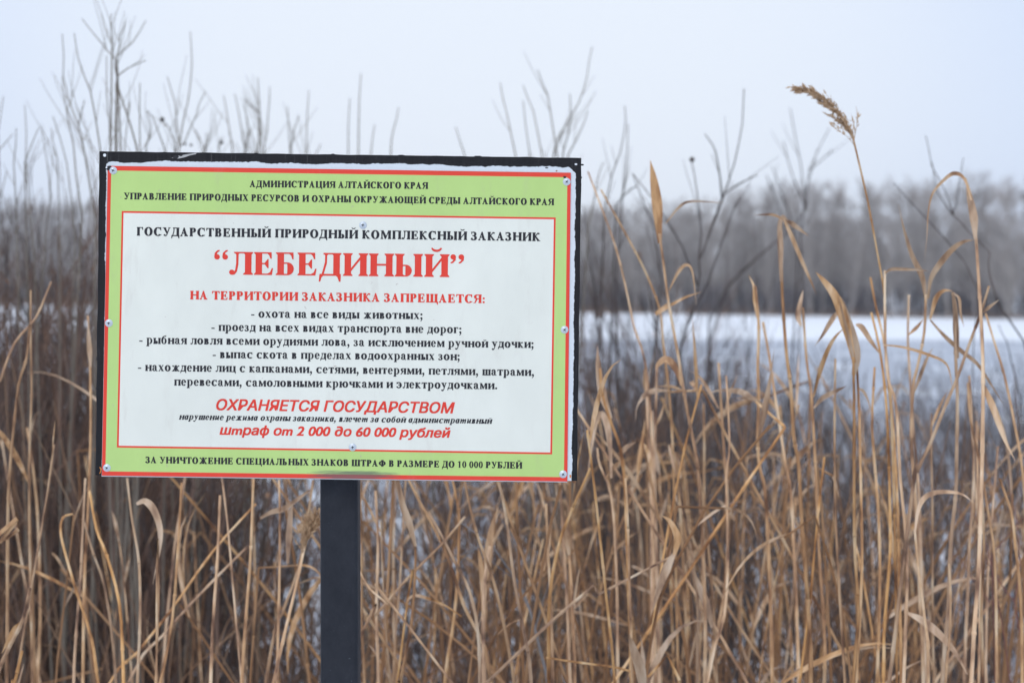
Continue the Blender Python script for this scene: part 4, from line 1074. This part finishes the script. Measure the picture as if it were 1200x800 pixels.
HERO = [
 (5.3, [(1000, 163), (1016, 232), (1029, 301), (1037, 350), (1038, 420), (1044, 480), (1047, 560), (1050, 700), (1051, 800)], 3.6, [], 'tall reed with a brown feathery plume bent to the left above the treeline', [(1003, 178), (999, 160), (991, 145), (978, 127), (962, 112), (945, 105)]),
 (5.4, [(773, 275), (777, 305), (784, 357), (795, 418), (800, 450), (807, 490), (816, 535), (820, 580), (826, 700), (826, 800)], 5, [([(773, 285), (769, 240), (765, 210), (762, 188)], 15), ([(799, 452), (790, 430), (780, 421), (771, 427), (768, 433)], 10), ([(784, 340), (794, 320), (803, 311), (811, 318), (816, 357)], 5), ([(780, 262), (797, 242), (812, 236), (850, 238)], 4), ([(783, 355), (768, 368), (800, 350), (822, 342)], 5)], 'reed with a brown spear shaped tip standing up right of the sign'),
 (5.5, [(915, 262), (916, 323), (918, 366), (922, 418), (927, 456), (930, 510), (936, 546), (940, 620), (949, 740), (950, 800)], 5.5, [([(915, 330), (914, 295), (913, 265), (917, 254), (925, 262)], 11), ([(918, 256), (925, 270), (940, 305), (950, 328), (957, 345)], 6), ([(920, 258), (932, 266), (948, 277)], 8), ([(918, 258), (905, 252), (884, 252)], 4)], 'reed with a broken crown of folded leaves left of the plumed reed'),
 (5.2, [(1000, 418), (1001, 480), (1001, 580), (1002, 650), (1006, 720), (1000, 800)], 5, [([(1001, 425), (992, 385), (980, 350), (966, 330), (956, 319)], 13), ([(1000, 440), (1003, 420), (998, 395), (991, 372), (985, 352), (980, 345)], 15), ([(984, 362), (973, 375), (963, 392), (955, 405)], 9), ([(953, 465), (962, 430), (975, 400), (990, 383)], 7), ([(1003, 380), (1010, 384), (1022, 402), (1034, 418)], 8)], 'reed topped by a bundle of broad twisted leaves'),
 (5.25, [(1004, 422), (1007, 490), (1009, 580), (1010, 660), (1006, 755), (1003, 800)], 4.5, [([(954, 478), (965, 466), (980, 458), (992, 452)], 7), ([(1005, 455), (1012, 458), (1018, 470), (1020, 485)], 5)], 'slim reed touching the broad leaved bundle on its right side'),
 (5.7, [(941, 360), (945, 420), (950, 455), (952, 480), (957, 575), (960, 650), (966, 740), (966, 800)], 4.4, [([(939, 382), (936, 370), (939, 352), (941, 340)], 8)], 'reed with a small pointed tip leaf left of the broad leaved bundle'),
 (5.8, [(1065, 347), (1064, 400), (1067, 450), (1070, 500), (1077, 580), (1080, 680), (1085, 800)], 4.2, [], 'thin grey tipped reed standing between the plumed and the two leaved reed'),
 (5.35, [(1085, 345), (1083, 390), (1075, 430), (1070, 455), (1068, 520), (1074, 600), (1078, 700), (1082, 800)], 5, [([(1085, 352), (1080, 325), (1068, 300), (1059, 270), (1053, 240)], 10), ([(1087, 350), (1091, 325), (1104, 305), (1118, 290), (1130, 283), (1142, 281)], 9), ([(1070, 462), (1078, 440), (1086, 420), (1093, 408)], 6), ([(1065, 392), (1075, 383), (1082, 374)], 5)], 'reed forking into two broad leaves, one up left and one arching right'),
 (5.1, [(1139, 245), (1143, 270), (1147, 330), (1151, 400), (1152, 460), (1150, 580), (1146, 680), (1138, 800)], 5.6, [([(1143, 280), (1141, 255), (1136, 230), (1132, 208)], 11), ([(1138, 235), (1130, 210), (1118, 203), (1106, 210), (1092, 227), (1087, 250), (1086, 275), (1083, 310)], 6), ([(1151, 448), (1157, 462), (1165, 480), (1172, 500), (1180, 520), (1190, 540)], 9)], 'tallest thick reed on the right with a long leaf drooping to its left'),
 (5.3, [(1117, 344), (1119, 380), (1120, 420), (1122, 470), (1121, 535), (1120, 580), (1114, 640), (1111, 720), (1104, 800)], 5.5, [([(1122, 420), (1119, 385), (1118, 355), (1116, 342)], 11), ([(1090, 374), (1097, 350), (1106, 341), (1117, 341)], 7), ([(1117, 344), (1124, 350), (1126, 368), (1130, 384)], 4)], 'reed with a hooked pale leaf and a hanging blade left of the tallest thick reed'),
 (5.15, [(1159, 335), (1150, 365), (1137, 400), (1122, 442), (1107, 477), (1090, 520), (1075, 553), (1066, 600)], 5, [([(1152, 366), (1160, 359), (1171, 351)], 5)], 'reed stalk leaning hard left, crossing the upright ones on the right'),
 (5.6, [(1155, 367), (1165, 400), (1177, 440), (1189, 497), (1199, 557), (1204, 650), (1206, 800)], 4, [], 'thin reed leaning right out of the picture near the right edge'),
 (5.7, [(1020, 325), (1027, 362), (1036, 400), (1041, 440), (1048, 520), (1052, 600), (1054, 700), (1056, 800)], 4.3, [], 'bare reed stub just left of the plumed reed, broken off above the snow strip'),
 (5.5, [(1021, 366), (1030, 405), (1037, 455), (1041, 520), (1043, 600), (1043, 650), (1036, 740), (1035, 800)], 4.3, [], 'shorter bare reed stub leaning beside the plumed reed'),
 (5.2, [(1037, 317), (1037, 380), (1040, 440), (1050, 475), (1055, 560), (1063, 650), (1061, 740), (1059, 800)], 4.6, [([(1037, 320), (1045, 315), (1060, 315), (1078, 316), (1090, 318)], 5), ([(1035, 404), (1060, 407), (1090, 416), (1108, 425), (1114, 440), (1116, 458)], 4)], 'reed whose top leaf points flat to the right across the dark treeline'),
 (5.3, [(1150, 560), (1153, 640), (1150, 720), (1152, 800)], 4.5, [([(1090, 375), (1105, 392), (1125, 410), (1145, 426), (1160, 448), (1176, 474)], 6)], 'reed with a long leaf slanting down right across the ice'),
 (6.1, [(689, 201), (721, 288), (736, 349), (743, 383), (755, 420), (762, 480), (765, 580)], 3.2, [], 'thin pale reed crossing another at the upper right corner of the sign'),
 (6.0, [(704, 222), (736, 279), (757, 320), (773, 362), (777, 400), (785, 470), (790, 580)], 3.4, [], 'thin pale reed leaning left, just right of the sign'),
 (5.7, [(885, 335), (889, 380), (888, 430), (889, 467), (888, 512), (890, 546), (897, 580), (902, 680), (905, 800)], 5.2, [([(887, 372), (884, 352), (883, 335), (877, 322)], 5)], 'thick short reed with a frayed tip in front of the snow strip'),
 (5.8, [(894, 377), (901, 415), (907, 456), (914, 501), (921, 546), (927, 580), (932, 680), (936, 800)], 4.6, [], 'reed stub leaning left next to the frayed short reed'),
 (5.5, [(703, 432), (706, 462), (716, 495), (727, 526), (733, 575), (735, 640), (738, 720), (740, 800)], 5.4, [([(716, 490), (706, 462), (701, 430), (700, 405)], 11), ([(728, 532), (735, 524), (745, 518)], 8), ([(727, 540), (718, 548), (708, 562)], 6)], 'reed with a long upright blade close to the right edge of the sign'),
 (5.6, [(700, 525), (703, 545), (716, 580), (722, 660), (724, 800)], 4.2, [([(716, 560), (714, 525), (711, 500), (704, 484), (697, 498), (691, 535), (688, 560)], 9)], 'reed with a pale folded leaf hooking over beside the sign'),
 (5.8, [(842, 425), (845, 472), (849, 535), (852, 580), (852, 665), (844, 725), (828, 800)], 4.8, [([(850, 480), (854, 462), (860, 448), (864, 438)], 5), ([(842, 478), (830, 455), (820, 441), (808, 434)], 6)], 'reed with a small fork of leaves between the spear tipped and the frayed reed'),
 (6.2, [(757, 430), (759, 490), (763, 580), (764, 700), (764, 800)], 4.6, [([(759, 470), (755, 445), (756, 428)], 7)], 'upright reed clump stalk below the crossing pale reeds'),
 (6.2, [(770, 430), (768, 500), (767, 560), (771, 700), (772, 800)], 4.4, [([(768, 500), (776, 480), (781, 455)], 5)], 'reed standing close beside the upright clump stalk'),
 (6.0, [(786, 520), (793, 545), (796, 580), (802, 690), (806, 800)], 4.6, [([(797, 560), (790, 535), (783, 521)], 12)], 'reed ending in a broad cut off sheath below the spear tipped reed'),
 (5.0, [(733, 560), (736, 620), (738, 704), (741, 800)], 4, [([(755, 830), (750, 785), (742, 760), (737, 742)], 15)], 'reed with a wide pale leaf base near the bottom of the picture'),
 (5.2, [(790, 650), (740, 676), (700, 697), (649, 725)], 4, [([(790, 650), (793, 630), (785, 612), (776, 604)], 12), ([(790, 648), (780, 665), (771, 690), (763, 720)], 13)], 'broken stalk lying aslant with a big twisted leaf at its upper end'),
 (5.3, [(692, 548), (680, 575), (667, 605), (655, 638), (644, 700), (643, 800)], 5, [], 'reed leaning right under the lower right corner of the sign'),
 (5.5, [(795, 560), (805, 620), (817, 695), (817, 800)], 4.6, [([(835, 735), (826, 705), (818, 685), (813, 668)], 12)], 'reed with a faded leaf pressed to its lower stalk'),
 (5.6, [(820, 560), (828, 620), (835, 698), (840, 800)], 4.2, [], 'straight reed right of the one with the faded leaf'),
 (5.1, [(640, 770), (680, 776), (724, 782), (760, 792), (796, 796)], 4, [], 'fallen stalk lying nearly flat along the bottom of the picture'),
 (5.4, [(851, 440), (855, 520), (851, 560), (853, 640), (849, 720), (829, 800)], 4, [], 'slender reed bending at mid height right of the faded leaf reed'),
 (5.3, [(979, 420), (978, 500), (979, 600), (984, 700), (990, 800)], 4, [], 'plain reed just left of the broad leaved bundle stem'),
 (5.5, [(1025, 430), (1022, 500), (1028, 580), (1031, 650), (1030, 740), (1028, 800)], 4.6, [], 'plain upright reed below the plumed reed stub'),
 (5.0, [(1072, 620), (1076, 665), (1084, 728), (1088, 800)], 4.6, [([(1072, 624), (1075, 600), (1082, 584), (1095, 577), (1112, 576), (1128, 579), (1140, 588)], 7)], 'low reed with a bright leaf arching over to the right'),
 (5.2, [(1171, 560), (1185, 600), (1190, 640), (1196, 700), (1198, 800)], 4.6, [], 'leaning reed at the right edge below the middle'),
 (5.1, [(1112, 660), (1114, 700), (1112, 760), (1108, 800)], 4, [([(1064, 718), (1080, 726), (1100, 742), (1118, 762), (1134, 790)], 11)], 'short reed with a broad pinkish leaf falling to the right'),
 (5.6, [(1136, 440), (1139, 500), (1141, 560), (1136, 640), (1134, 700), (1130, 800)], 4.4, [], 'plain reed left of the tallest thick reed'),
 (5.4, [(1134, 448), (1137, 490), (1148, 540), (1158, 600), (1166, 660), (1168, 800)], 3.8, [], 'thin reed leaning left beside the tallest thick reed'),
 (5.0, [(22, 620), (0, 635), (-30, 650)], 7, [], 'pale stout broken stalk end poking in at the left edge'),
 (4.9, [(35, 689), (27, 725), (12, 755), (-4, 790), (-20, 830)], 7, [([(26, 728), (15, 742), (2, 765)], 9)], 'stout broken reed leaning in from the lower left corner'),
 (4.9, [(26, 762), (17, 800), (10, 830)], 6, [], 'short cut reed end in the lower left corner'),
 (5.3, [(85, 602), (74, 606), (71, 622), (77, 650), (92, 700), (105, 740), (115, 800)], 4.4, [], 'reed with its tip hooked over near the left edge'),
 (5.4, [(100, 560), (97, 620), (94, 680), (88, 762), (86, 830)], 4.6, [], 'upright reed below the lower left corner of the sign'),
 (5.3, [(105, 575), (113, 620), (125, 650), (140, 707), (144, 775), (146, 830)], 5, [], 'curving reed below the lower left corner of the sign'),
 (5.5, [(98, 610), (110, 650), (122, 685), (132, 750), (137, 830)], 4.4, [], 'dull reed crossing behind the curving one at lower left'),
 (5.2, [(149, 560), (155, 610), (163, 660), (164, 735), (160, 830)], 4.6, [], 'reed rising to the sign bottom right of its lower left corner'),
 (5.3, [(213, 565), (209, 635), (202, 725), (188, 800), (180, 840)], 4.8, [], 'pale leaning reed under the left third of the sign'),
 (5.1, [(180, 830), (184, 760), (186, 700), (184, 660)], 3.2, [([(160, 590), (170, 587), (180, 598), (187, 622), (185, 650), (179, 684)], 10)], 'reed with a long grey brown leaf hanging under the sign'),
 (5.2, [(297, 560), (294, 640), (292, 675), (287, 740), (282, 830)], 5, [], 'straight reed under the word group left of the post'),
 (5.4, [(258, 580), (255, 650), (250, 725), (246, 830)], 5, [], 'straight darker reed left of the straight pale one'),
 (5.2, [(357, 640), (346, 690), (334, 740), (318, 810), (312, 840)], 5.2, [], 'reed with a small closed plume leaning against the sign post', [(354, 655), (359, 636), (367, 622), (376, 613)]),
 (5.5, [(367, 562), (360, 610), (350, 665), (330, 720), (318, 760)], 4.6, [], 'reed leaning right behind the closed plume reed'),
 (5.6, [(300, 590), (250, 645), (200, 715), (160, 765), (120, 815)], 4, [], 'long stalk slanting low across the left thicket'),
 (5.7, [(290, 640), (240, 690), (190, 745), (150, 800)], 4, [], 'second long slanting stalk below the first one'),
 (5.3, [(327, 562), (328, 610), (327, 700), (324, 830)], 4.4, [([(305, 607), (318, 600), (333, 596), (345, 588), (358, 578), (369, 570)], 8), ([(337, 660), (338, 625), (340, 600), (343, 590)], 9)], 'reed with two pale blades tangled left of the post'),
 (5.1, [(487, 638), (486, 680), (482, 730), (469, 800), (464, 830)], 5, [([(487, 640), (480, 615), (471, 590), (465, 560), (462, 540)], 10)], 'reed with a pale spear shaped leaf just right of the post'),
 (5.4, [(478, 560), (492, 588), (505, 611), (526, 656), (544, 710), (565, 752), (575, 800)], 5.2, [], 'thick reed slanting down right under the sign'),
 (5.2, [(502, 599), (518, 628), (532, 656), (550, 692), (560, 740), (563, 820)], 5, [], 'pale cut reed stub right of the post'),
 (5.5, [(529, 555), (534, 580), (538, 608), (536, 680), (530, 740), (520, 810)], 4.8, [], 'reed bending back left beneath the sign middle'),
 (5.3, [(544, 560), (552, 600), (562, 635), (580, 686), (598, 770), (604, 830)], 5, [], 'long reed slanting down right beneath the sign'),
 (5.0, [(584, 560), (590, 590), (595, 620), (604, 689), (616, 750), (624, 820)], 5, [], 'reed standing in front of the grey dead branch'),
 (5.2, [(541, 722), (520, 708), (500, 700), (487, 698), (478, 700)], 3, [([(520, 709), (500, 700), (487, 697), (479, 701), (474, 710)], 5)], 'thin stalk arching over with a curled pale tip'),
 (5.4, [(545, 605), (517, 638), (478, 677), (439, 722), (425, 740)], 4, [], 'stalk slanting down left to the foot of the post'),
 (5.1, [(421, 668), (433, 689), (454, 707), (470, 722)], 3.4, [], 'short yellow blade crossing the right edge of the post'),
 (5.3, [(574, 640), (568, 680), (566, 740), (568, 820)], 6, [([(570, 680), (572, 650), (576, 620), (584, 594)], 11), ([(566, 720), (566, 690), (562, 655), (560, 640)], 9)], 'stout bundle of pale sheaths beneath the right half of the sign'),
 (5.3, [(35, 380), (31, 420), (22, 450), (15, 512), (11, 560), (9, 620), (8, 800)], 5, [], 'upright reed near the left edge beside the sign'),
 (5.6, [(60, 330), (42, 372), (17, 402), (0, 447), (-14, 500)], 4, [], 'reed leaning right at the left edge above the upright one'),
 (5.7, [(36, 340), (36, 400), (37, 460), (34, 560), (36, 700), (38, 800)], 4, [], 'dull reed behind the upright one near the left edge'),
 (5.6, [(103, 370), (106, 440), (106, 520), (103, 600), (98, 720)], 4.4, [([(106, 430), (104, 400), (103, 375)], 7)], 'reed half hidden by the left rim of the sign'),
 (5.3, [(640, 590), (642, 640), (646, 720), (648, 820)], 4.6, [], 'upright reed under the right corner screw of the sign'),
 (5.6, [(663, 610), (668, 660), (672, 740), (674, 820)], 4.6, [([(667, 650), (664, 620), (662, 598)], 10)], 'reed with a pale sheath right of the lower right sign corner'),
 (5.4, [(440, 575), (443, 640), (441, 720), (444, 820)], 5, [], 'rusty reed close to the right side of the post'),
 (5.5, [(422, 575), (424, 650), (424, 730), (428, 820)], 4.4, [], 'reed partly hidden by the right side of the post'),
]
for h_ in HERO: reed(*h_[:5], plume_px=h_[5] if len(h_) > 5 else None)

# filler reeds: fourteen grown forms, copied through the bed
def grow_reed(seed, H, nl, bend=0.0, broken=False):
    rr_ = random.Random(seed); root = empty('reed', (0, 0, 0))
    az = rr_.uniform(0, 6.28); lean = rr_.gauss(0, .07)
    p = Vector((0, 0, 0)); d = Vector((math.cos(az) * lean, math.sin(az) * lean, 1)).normalized(); pts = [p]
    for i in range(10):
        d = (d + Vector((math.cos(az) * bend, math.sin(az) * bend, 0)) * .05 * i / 4 + Vector((rr_.gauss(0, .018), rr_.gauss(0, .018), 0))).normalized(); p = p + d * H / 10; pts.append(p)
    if broken:
        d = Vector((math.cos(az + 1), math.sin(az + 1), rr_.uniform(-.4, .3))).normalized()
        for i in range(3): pts.append(pts[-1] + d * rr_.uniform(.03, .06))
    b = MB(); stem_tube(b, pts, .0044, .003, rr_); b.obj('stem', M_STEM if seed % 2 else M_BACKREED, root, True)
    for j in range(nl):
        f = rr_.uniform(.45, .98) if j else .97
        q, td = lerp_pts(pts, f); a2 = rr_.uniform(0, 6.28); L = rr_.uniform(.12, .34); dd = (td * 1.2 + Vector((math.cos(a2), math.sin(a2), 0)) * rr_.uniform(.2, .8)).normalized()
        lp = [q]; g_ = rr_.uniform(.02, .42)
        for i in range(7): dd = (dd + Vector((0, 0, -g_ * (i / 5)))).normalized(); lp.append(lp[-1] + dd * L / 7)
        b = MB(); ribbon(b, lp, rr_.uniform(.008, .019), rr_, face=Vector((math.sin(a2), -math.cos(a2), rr_.uniform(.3, 1))), twist=rr_.uniform(-2, 2), fold=rr_.uniform(.2, .7)); b.obj('leaf', M_LEAF, root, True)
    return root
FORM = [(1.25, 2, 0, 0), (1.5, 3, .2, 0), (1.1, 1, .1, 1), (1.4, 2, -.2, 0), (.95, 3, .3, 0), (1.55, 1, .1, 0), (1.2, 2, .5, 1), (1.35, 0, .1, 0), (1.0, 1, .8, 0), (1.45, 3, .1, 1), (1.3, 2, 1.0, 0), (1.6, 2, .05, 0), (.85, 2, .2, 0), (1.15, 1, .5, 0)]
FR = [grow_reed(1000 + i, H, nl, bd_, br) for i, (H, nl, bd_, br) in enumerate(FORM)]
used = [False] * len(FR)
rnd = random.Random(11)
hcount = 0
cand = []
for k_ in range(150):
    px = rnd.uniform(-30, 420) if rnd.random() < .17 else rnd.uniform(670, 1230) if rnd.random() < .68 else rnd.uniform(425, 700)
    y = rnd.uniform(5.2, 8.6)
    cand.append((px, y))
for k_, (px, y) in enumerate(cand):
    i_ = k_ % len(FR)
    r0 = FR[i_]
    o = r0 if not used[i_] else copy_tree(r0); used[i_] = True
    x = (px - 600) / FPX * y
    o.location = (x, y, ground_z(x, y) - .04)
    lean_ = rnd.gauss(0, .09) if rnd.random() < .82 else rnd.choice((-1, 1)) * rnd.uniform(.35, .7)
    # tops stay below the snow strip, as in the photograph
    maxtop = (430 if px > 676 else 480) + rnd.uniform(0, 190)
    H = FORM[i_][0]; want = CAM_Z - (maxtop - 345) / FPX * y - o.location.z
    s_ = max(.55, min(1.25, want / H)) if abs(lean_) < .3 else 1.1
    o.scale = (max(s_, .8), max(s_, .8), s_)
    o.rotation_euler = (rnd.gauss(0, .06), lean_, rnd.uniform(0, 6.28)); o.rotation_mode = 'ZXY' if False else 'XYZ'
    if abs(lean_) >= .3: o.rotation_euler = (rnd.gauss(0, .1), lean_, 0)
    kind_ = 'fallen slanting' if abs(lean_) >= .3 else ('broken topped' if FORM[i_][3] else 'leafless' if FORM[i_][1] == 0 else 'leafy' if FORM[i_][1] == 3 else 'plain')
    nearness = 'near' if y < 6.3 else 'mid-distance' if y < 7.5 else 'rearward'
    ln_ = 'left-leaning' if lean_ < -.04 else 'right-leaning' if lean_ > .04 else 'upright'
    tag(o, '%s %s %s dry reed %s' % (nearness, ln_, kind_, zone_of(px)), 'reed', 'dry reeds ' + zone_of(px))

# reeds past counting further back, and the litter of fallen stalks
b = MB(); bl = MB(); rr_ = random.Random(21)
for k_ in range(300):
    px = rr_.uniform(-60, 1260) if rr_.random() < .5 else rr_.uniform(560, 1260); y = rr_.uniform(7.5, 13)
    x = (px - 600) / FPX * y; z = max(ground_z(x, y), 0 if y > 12.9 else -9)
    top = (460 if px > 676 else 500) + rr_.uniform(0, 160)
    h = max(.4, CAM_Z - (top - 345) / FPX * y - z)
    a = Vector((x, y, z)); d = Vector((rr_.gauss(0, .13), rr_.gauss(0, .1), 1))
    if rr_.random() < .12: d = Vector((rr_.choice((-1, 1)) * rr_.uniform(.4, 1.4), rr_.gauss(0, .3), 1))
    m_ = a + d * h * .5 + Vector((rr_.gauss(0, .02), 0, 0)); e_ = a + d * h + Vector((rr_.gauss(0, .06), rr_.gauss(0, .05), 0))
    b.tube([a, m_, e_], [.0036, .003, .002], 3, cap=False)
    if rr_.random() < .5:
        q = m_.lerp(e_, rr_.uniform(.2, 1)); L = rr_.uniform(.1, .3); s_ = rr_.choice((-1, 1))
        lp = [q, q + Vector((s_ * L * .25, rr_.gauss(0, .03), L * .5)), q + Vector((s_ * L * .6, rr_.gauss(0, .04), L * .55)), q + Vector((s_ * L * .85, rr_.gauss(0, .05), L * rr_.uniform(-.1, .4)))]
        ribbon(bl, lp, rr_.uniform(.008, .018), rr_, twist=rr_.uniform(-1.5, 1.5))
tag(b.obj('rear_reed_stalks', M_BACKREED), 'dense mass of dry reed stalks behind the nearer reeds', kind='stuff')
tag(bl.obj('rear_reed_leaves', M_LEAF), 'dry curled blades among the rear reed stalks', kind='stuff')
b = MB()
for k_ in range(220):
    y = rr_.uniform(4.4, 12.5); x = rr_.uniform(-.30, .30) * y; z = ground_z(x, y) + abs(rr_.gauss(0, .10)); a_ = rr_.uniform(0, 6.28); L = rr_.uniform(.2, .8)
    d = Vector((math.cos(a_), math.sin(a_), rr_.gauss(.12, .25))) * L
    p0 = Vector((x, y, z)); b.tube([p0, p0 + d * .5 + Vector((0, 0, .02)), p0 + d], [.0045, .004, .003], 3, cap=False)
tag(b.obj('reed_litter', M_BACKREED), 'litter of fallen reed stalks on the snowy bank', kind='stuff')

# tangle of dead herbs and grass between the shrubs
M_HERB = noise_mat('dead_herb', [(.3, (.08, .042, .028)), (.5, (.20, .115, .07)), (.7, (.36, .24, .15))], (1, 1, 1), 3, 4, .85, .1)
b = MB(); rr_ = random.Random(31)
for k_ in range(1900):
    px = rr_.uniform(-60, 700) if rr_.random() < .62 else rr_.uniform(660, 1260); y = rr_.uniform(6.6, 14)
    x = (px - 600) / FPX * y; z = ground_z(x, y) if y < 13 else 0
    top = (400 if px < 120 else 560 if px < 700 else 520) + abs(rr_.gauss(0, 110)); h = max(.25, CAM_Z - (top - 345) / FPX * y - z)
    p = Vector((x, y, z + (h * rr_.uniform(.1, .6) if rr_.random() < .35 else 0))); d = Vector((rr_.gauss(0, .35), rr_.gauss(0, .3), 1)) if rr_.random() < .7 else Vector((rr_.gauss(0, 1), rr_.gauss(0, .6), rr_.gauss(.2, .4)))
    pts, _ = shoot_path(p, d, h * rr_.uniform(.5, .95) if d.normalized().z > .7 else rr_.uniform(.2, .6), rr_, 4, .13, 0)
    b.tube(pts, [.0028, .0026, .0022, .0018, .0012], 3, cap=False)
tag(b.obj('dead_grass', M_HERB), 'fine brown tangle of dead herbs and grass between the shrubs', kind='stuff')

# ------------------------------------------------------------------ winter air
hz = MB(); hz.box(-3900, -250, -1.6, 3900, 4800, 27)
m = bpy.data.materials.new('winter_haze'); m.use_nodes = True
n, l = m.node_tree.nodes, m.node_tree.links
n.remove(n['Principled BSDF'])
pv = n.new('ShaderNodeVolumePrincipled'); pv.inputs['Density'].default_value = .00045; pv.inputs['Color'].default_value = (.93, .95, 1, 1); pv.inputs['Anisotropy'].default_value = .2
l.new(pv.outputs[0], n['Material Output'].inputs['Volume'])
tag(hz.obj('haze', m), 'thin pale winter haze over the lake and woods', kind='stuff')
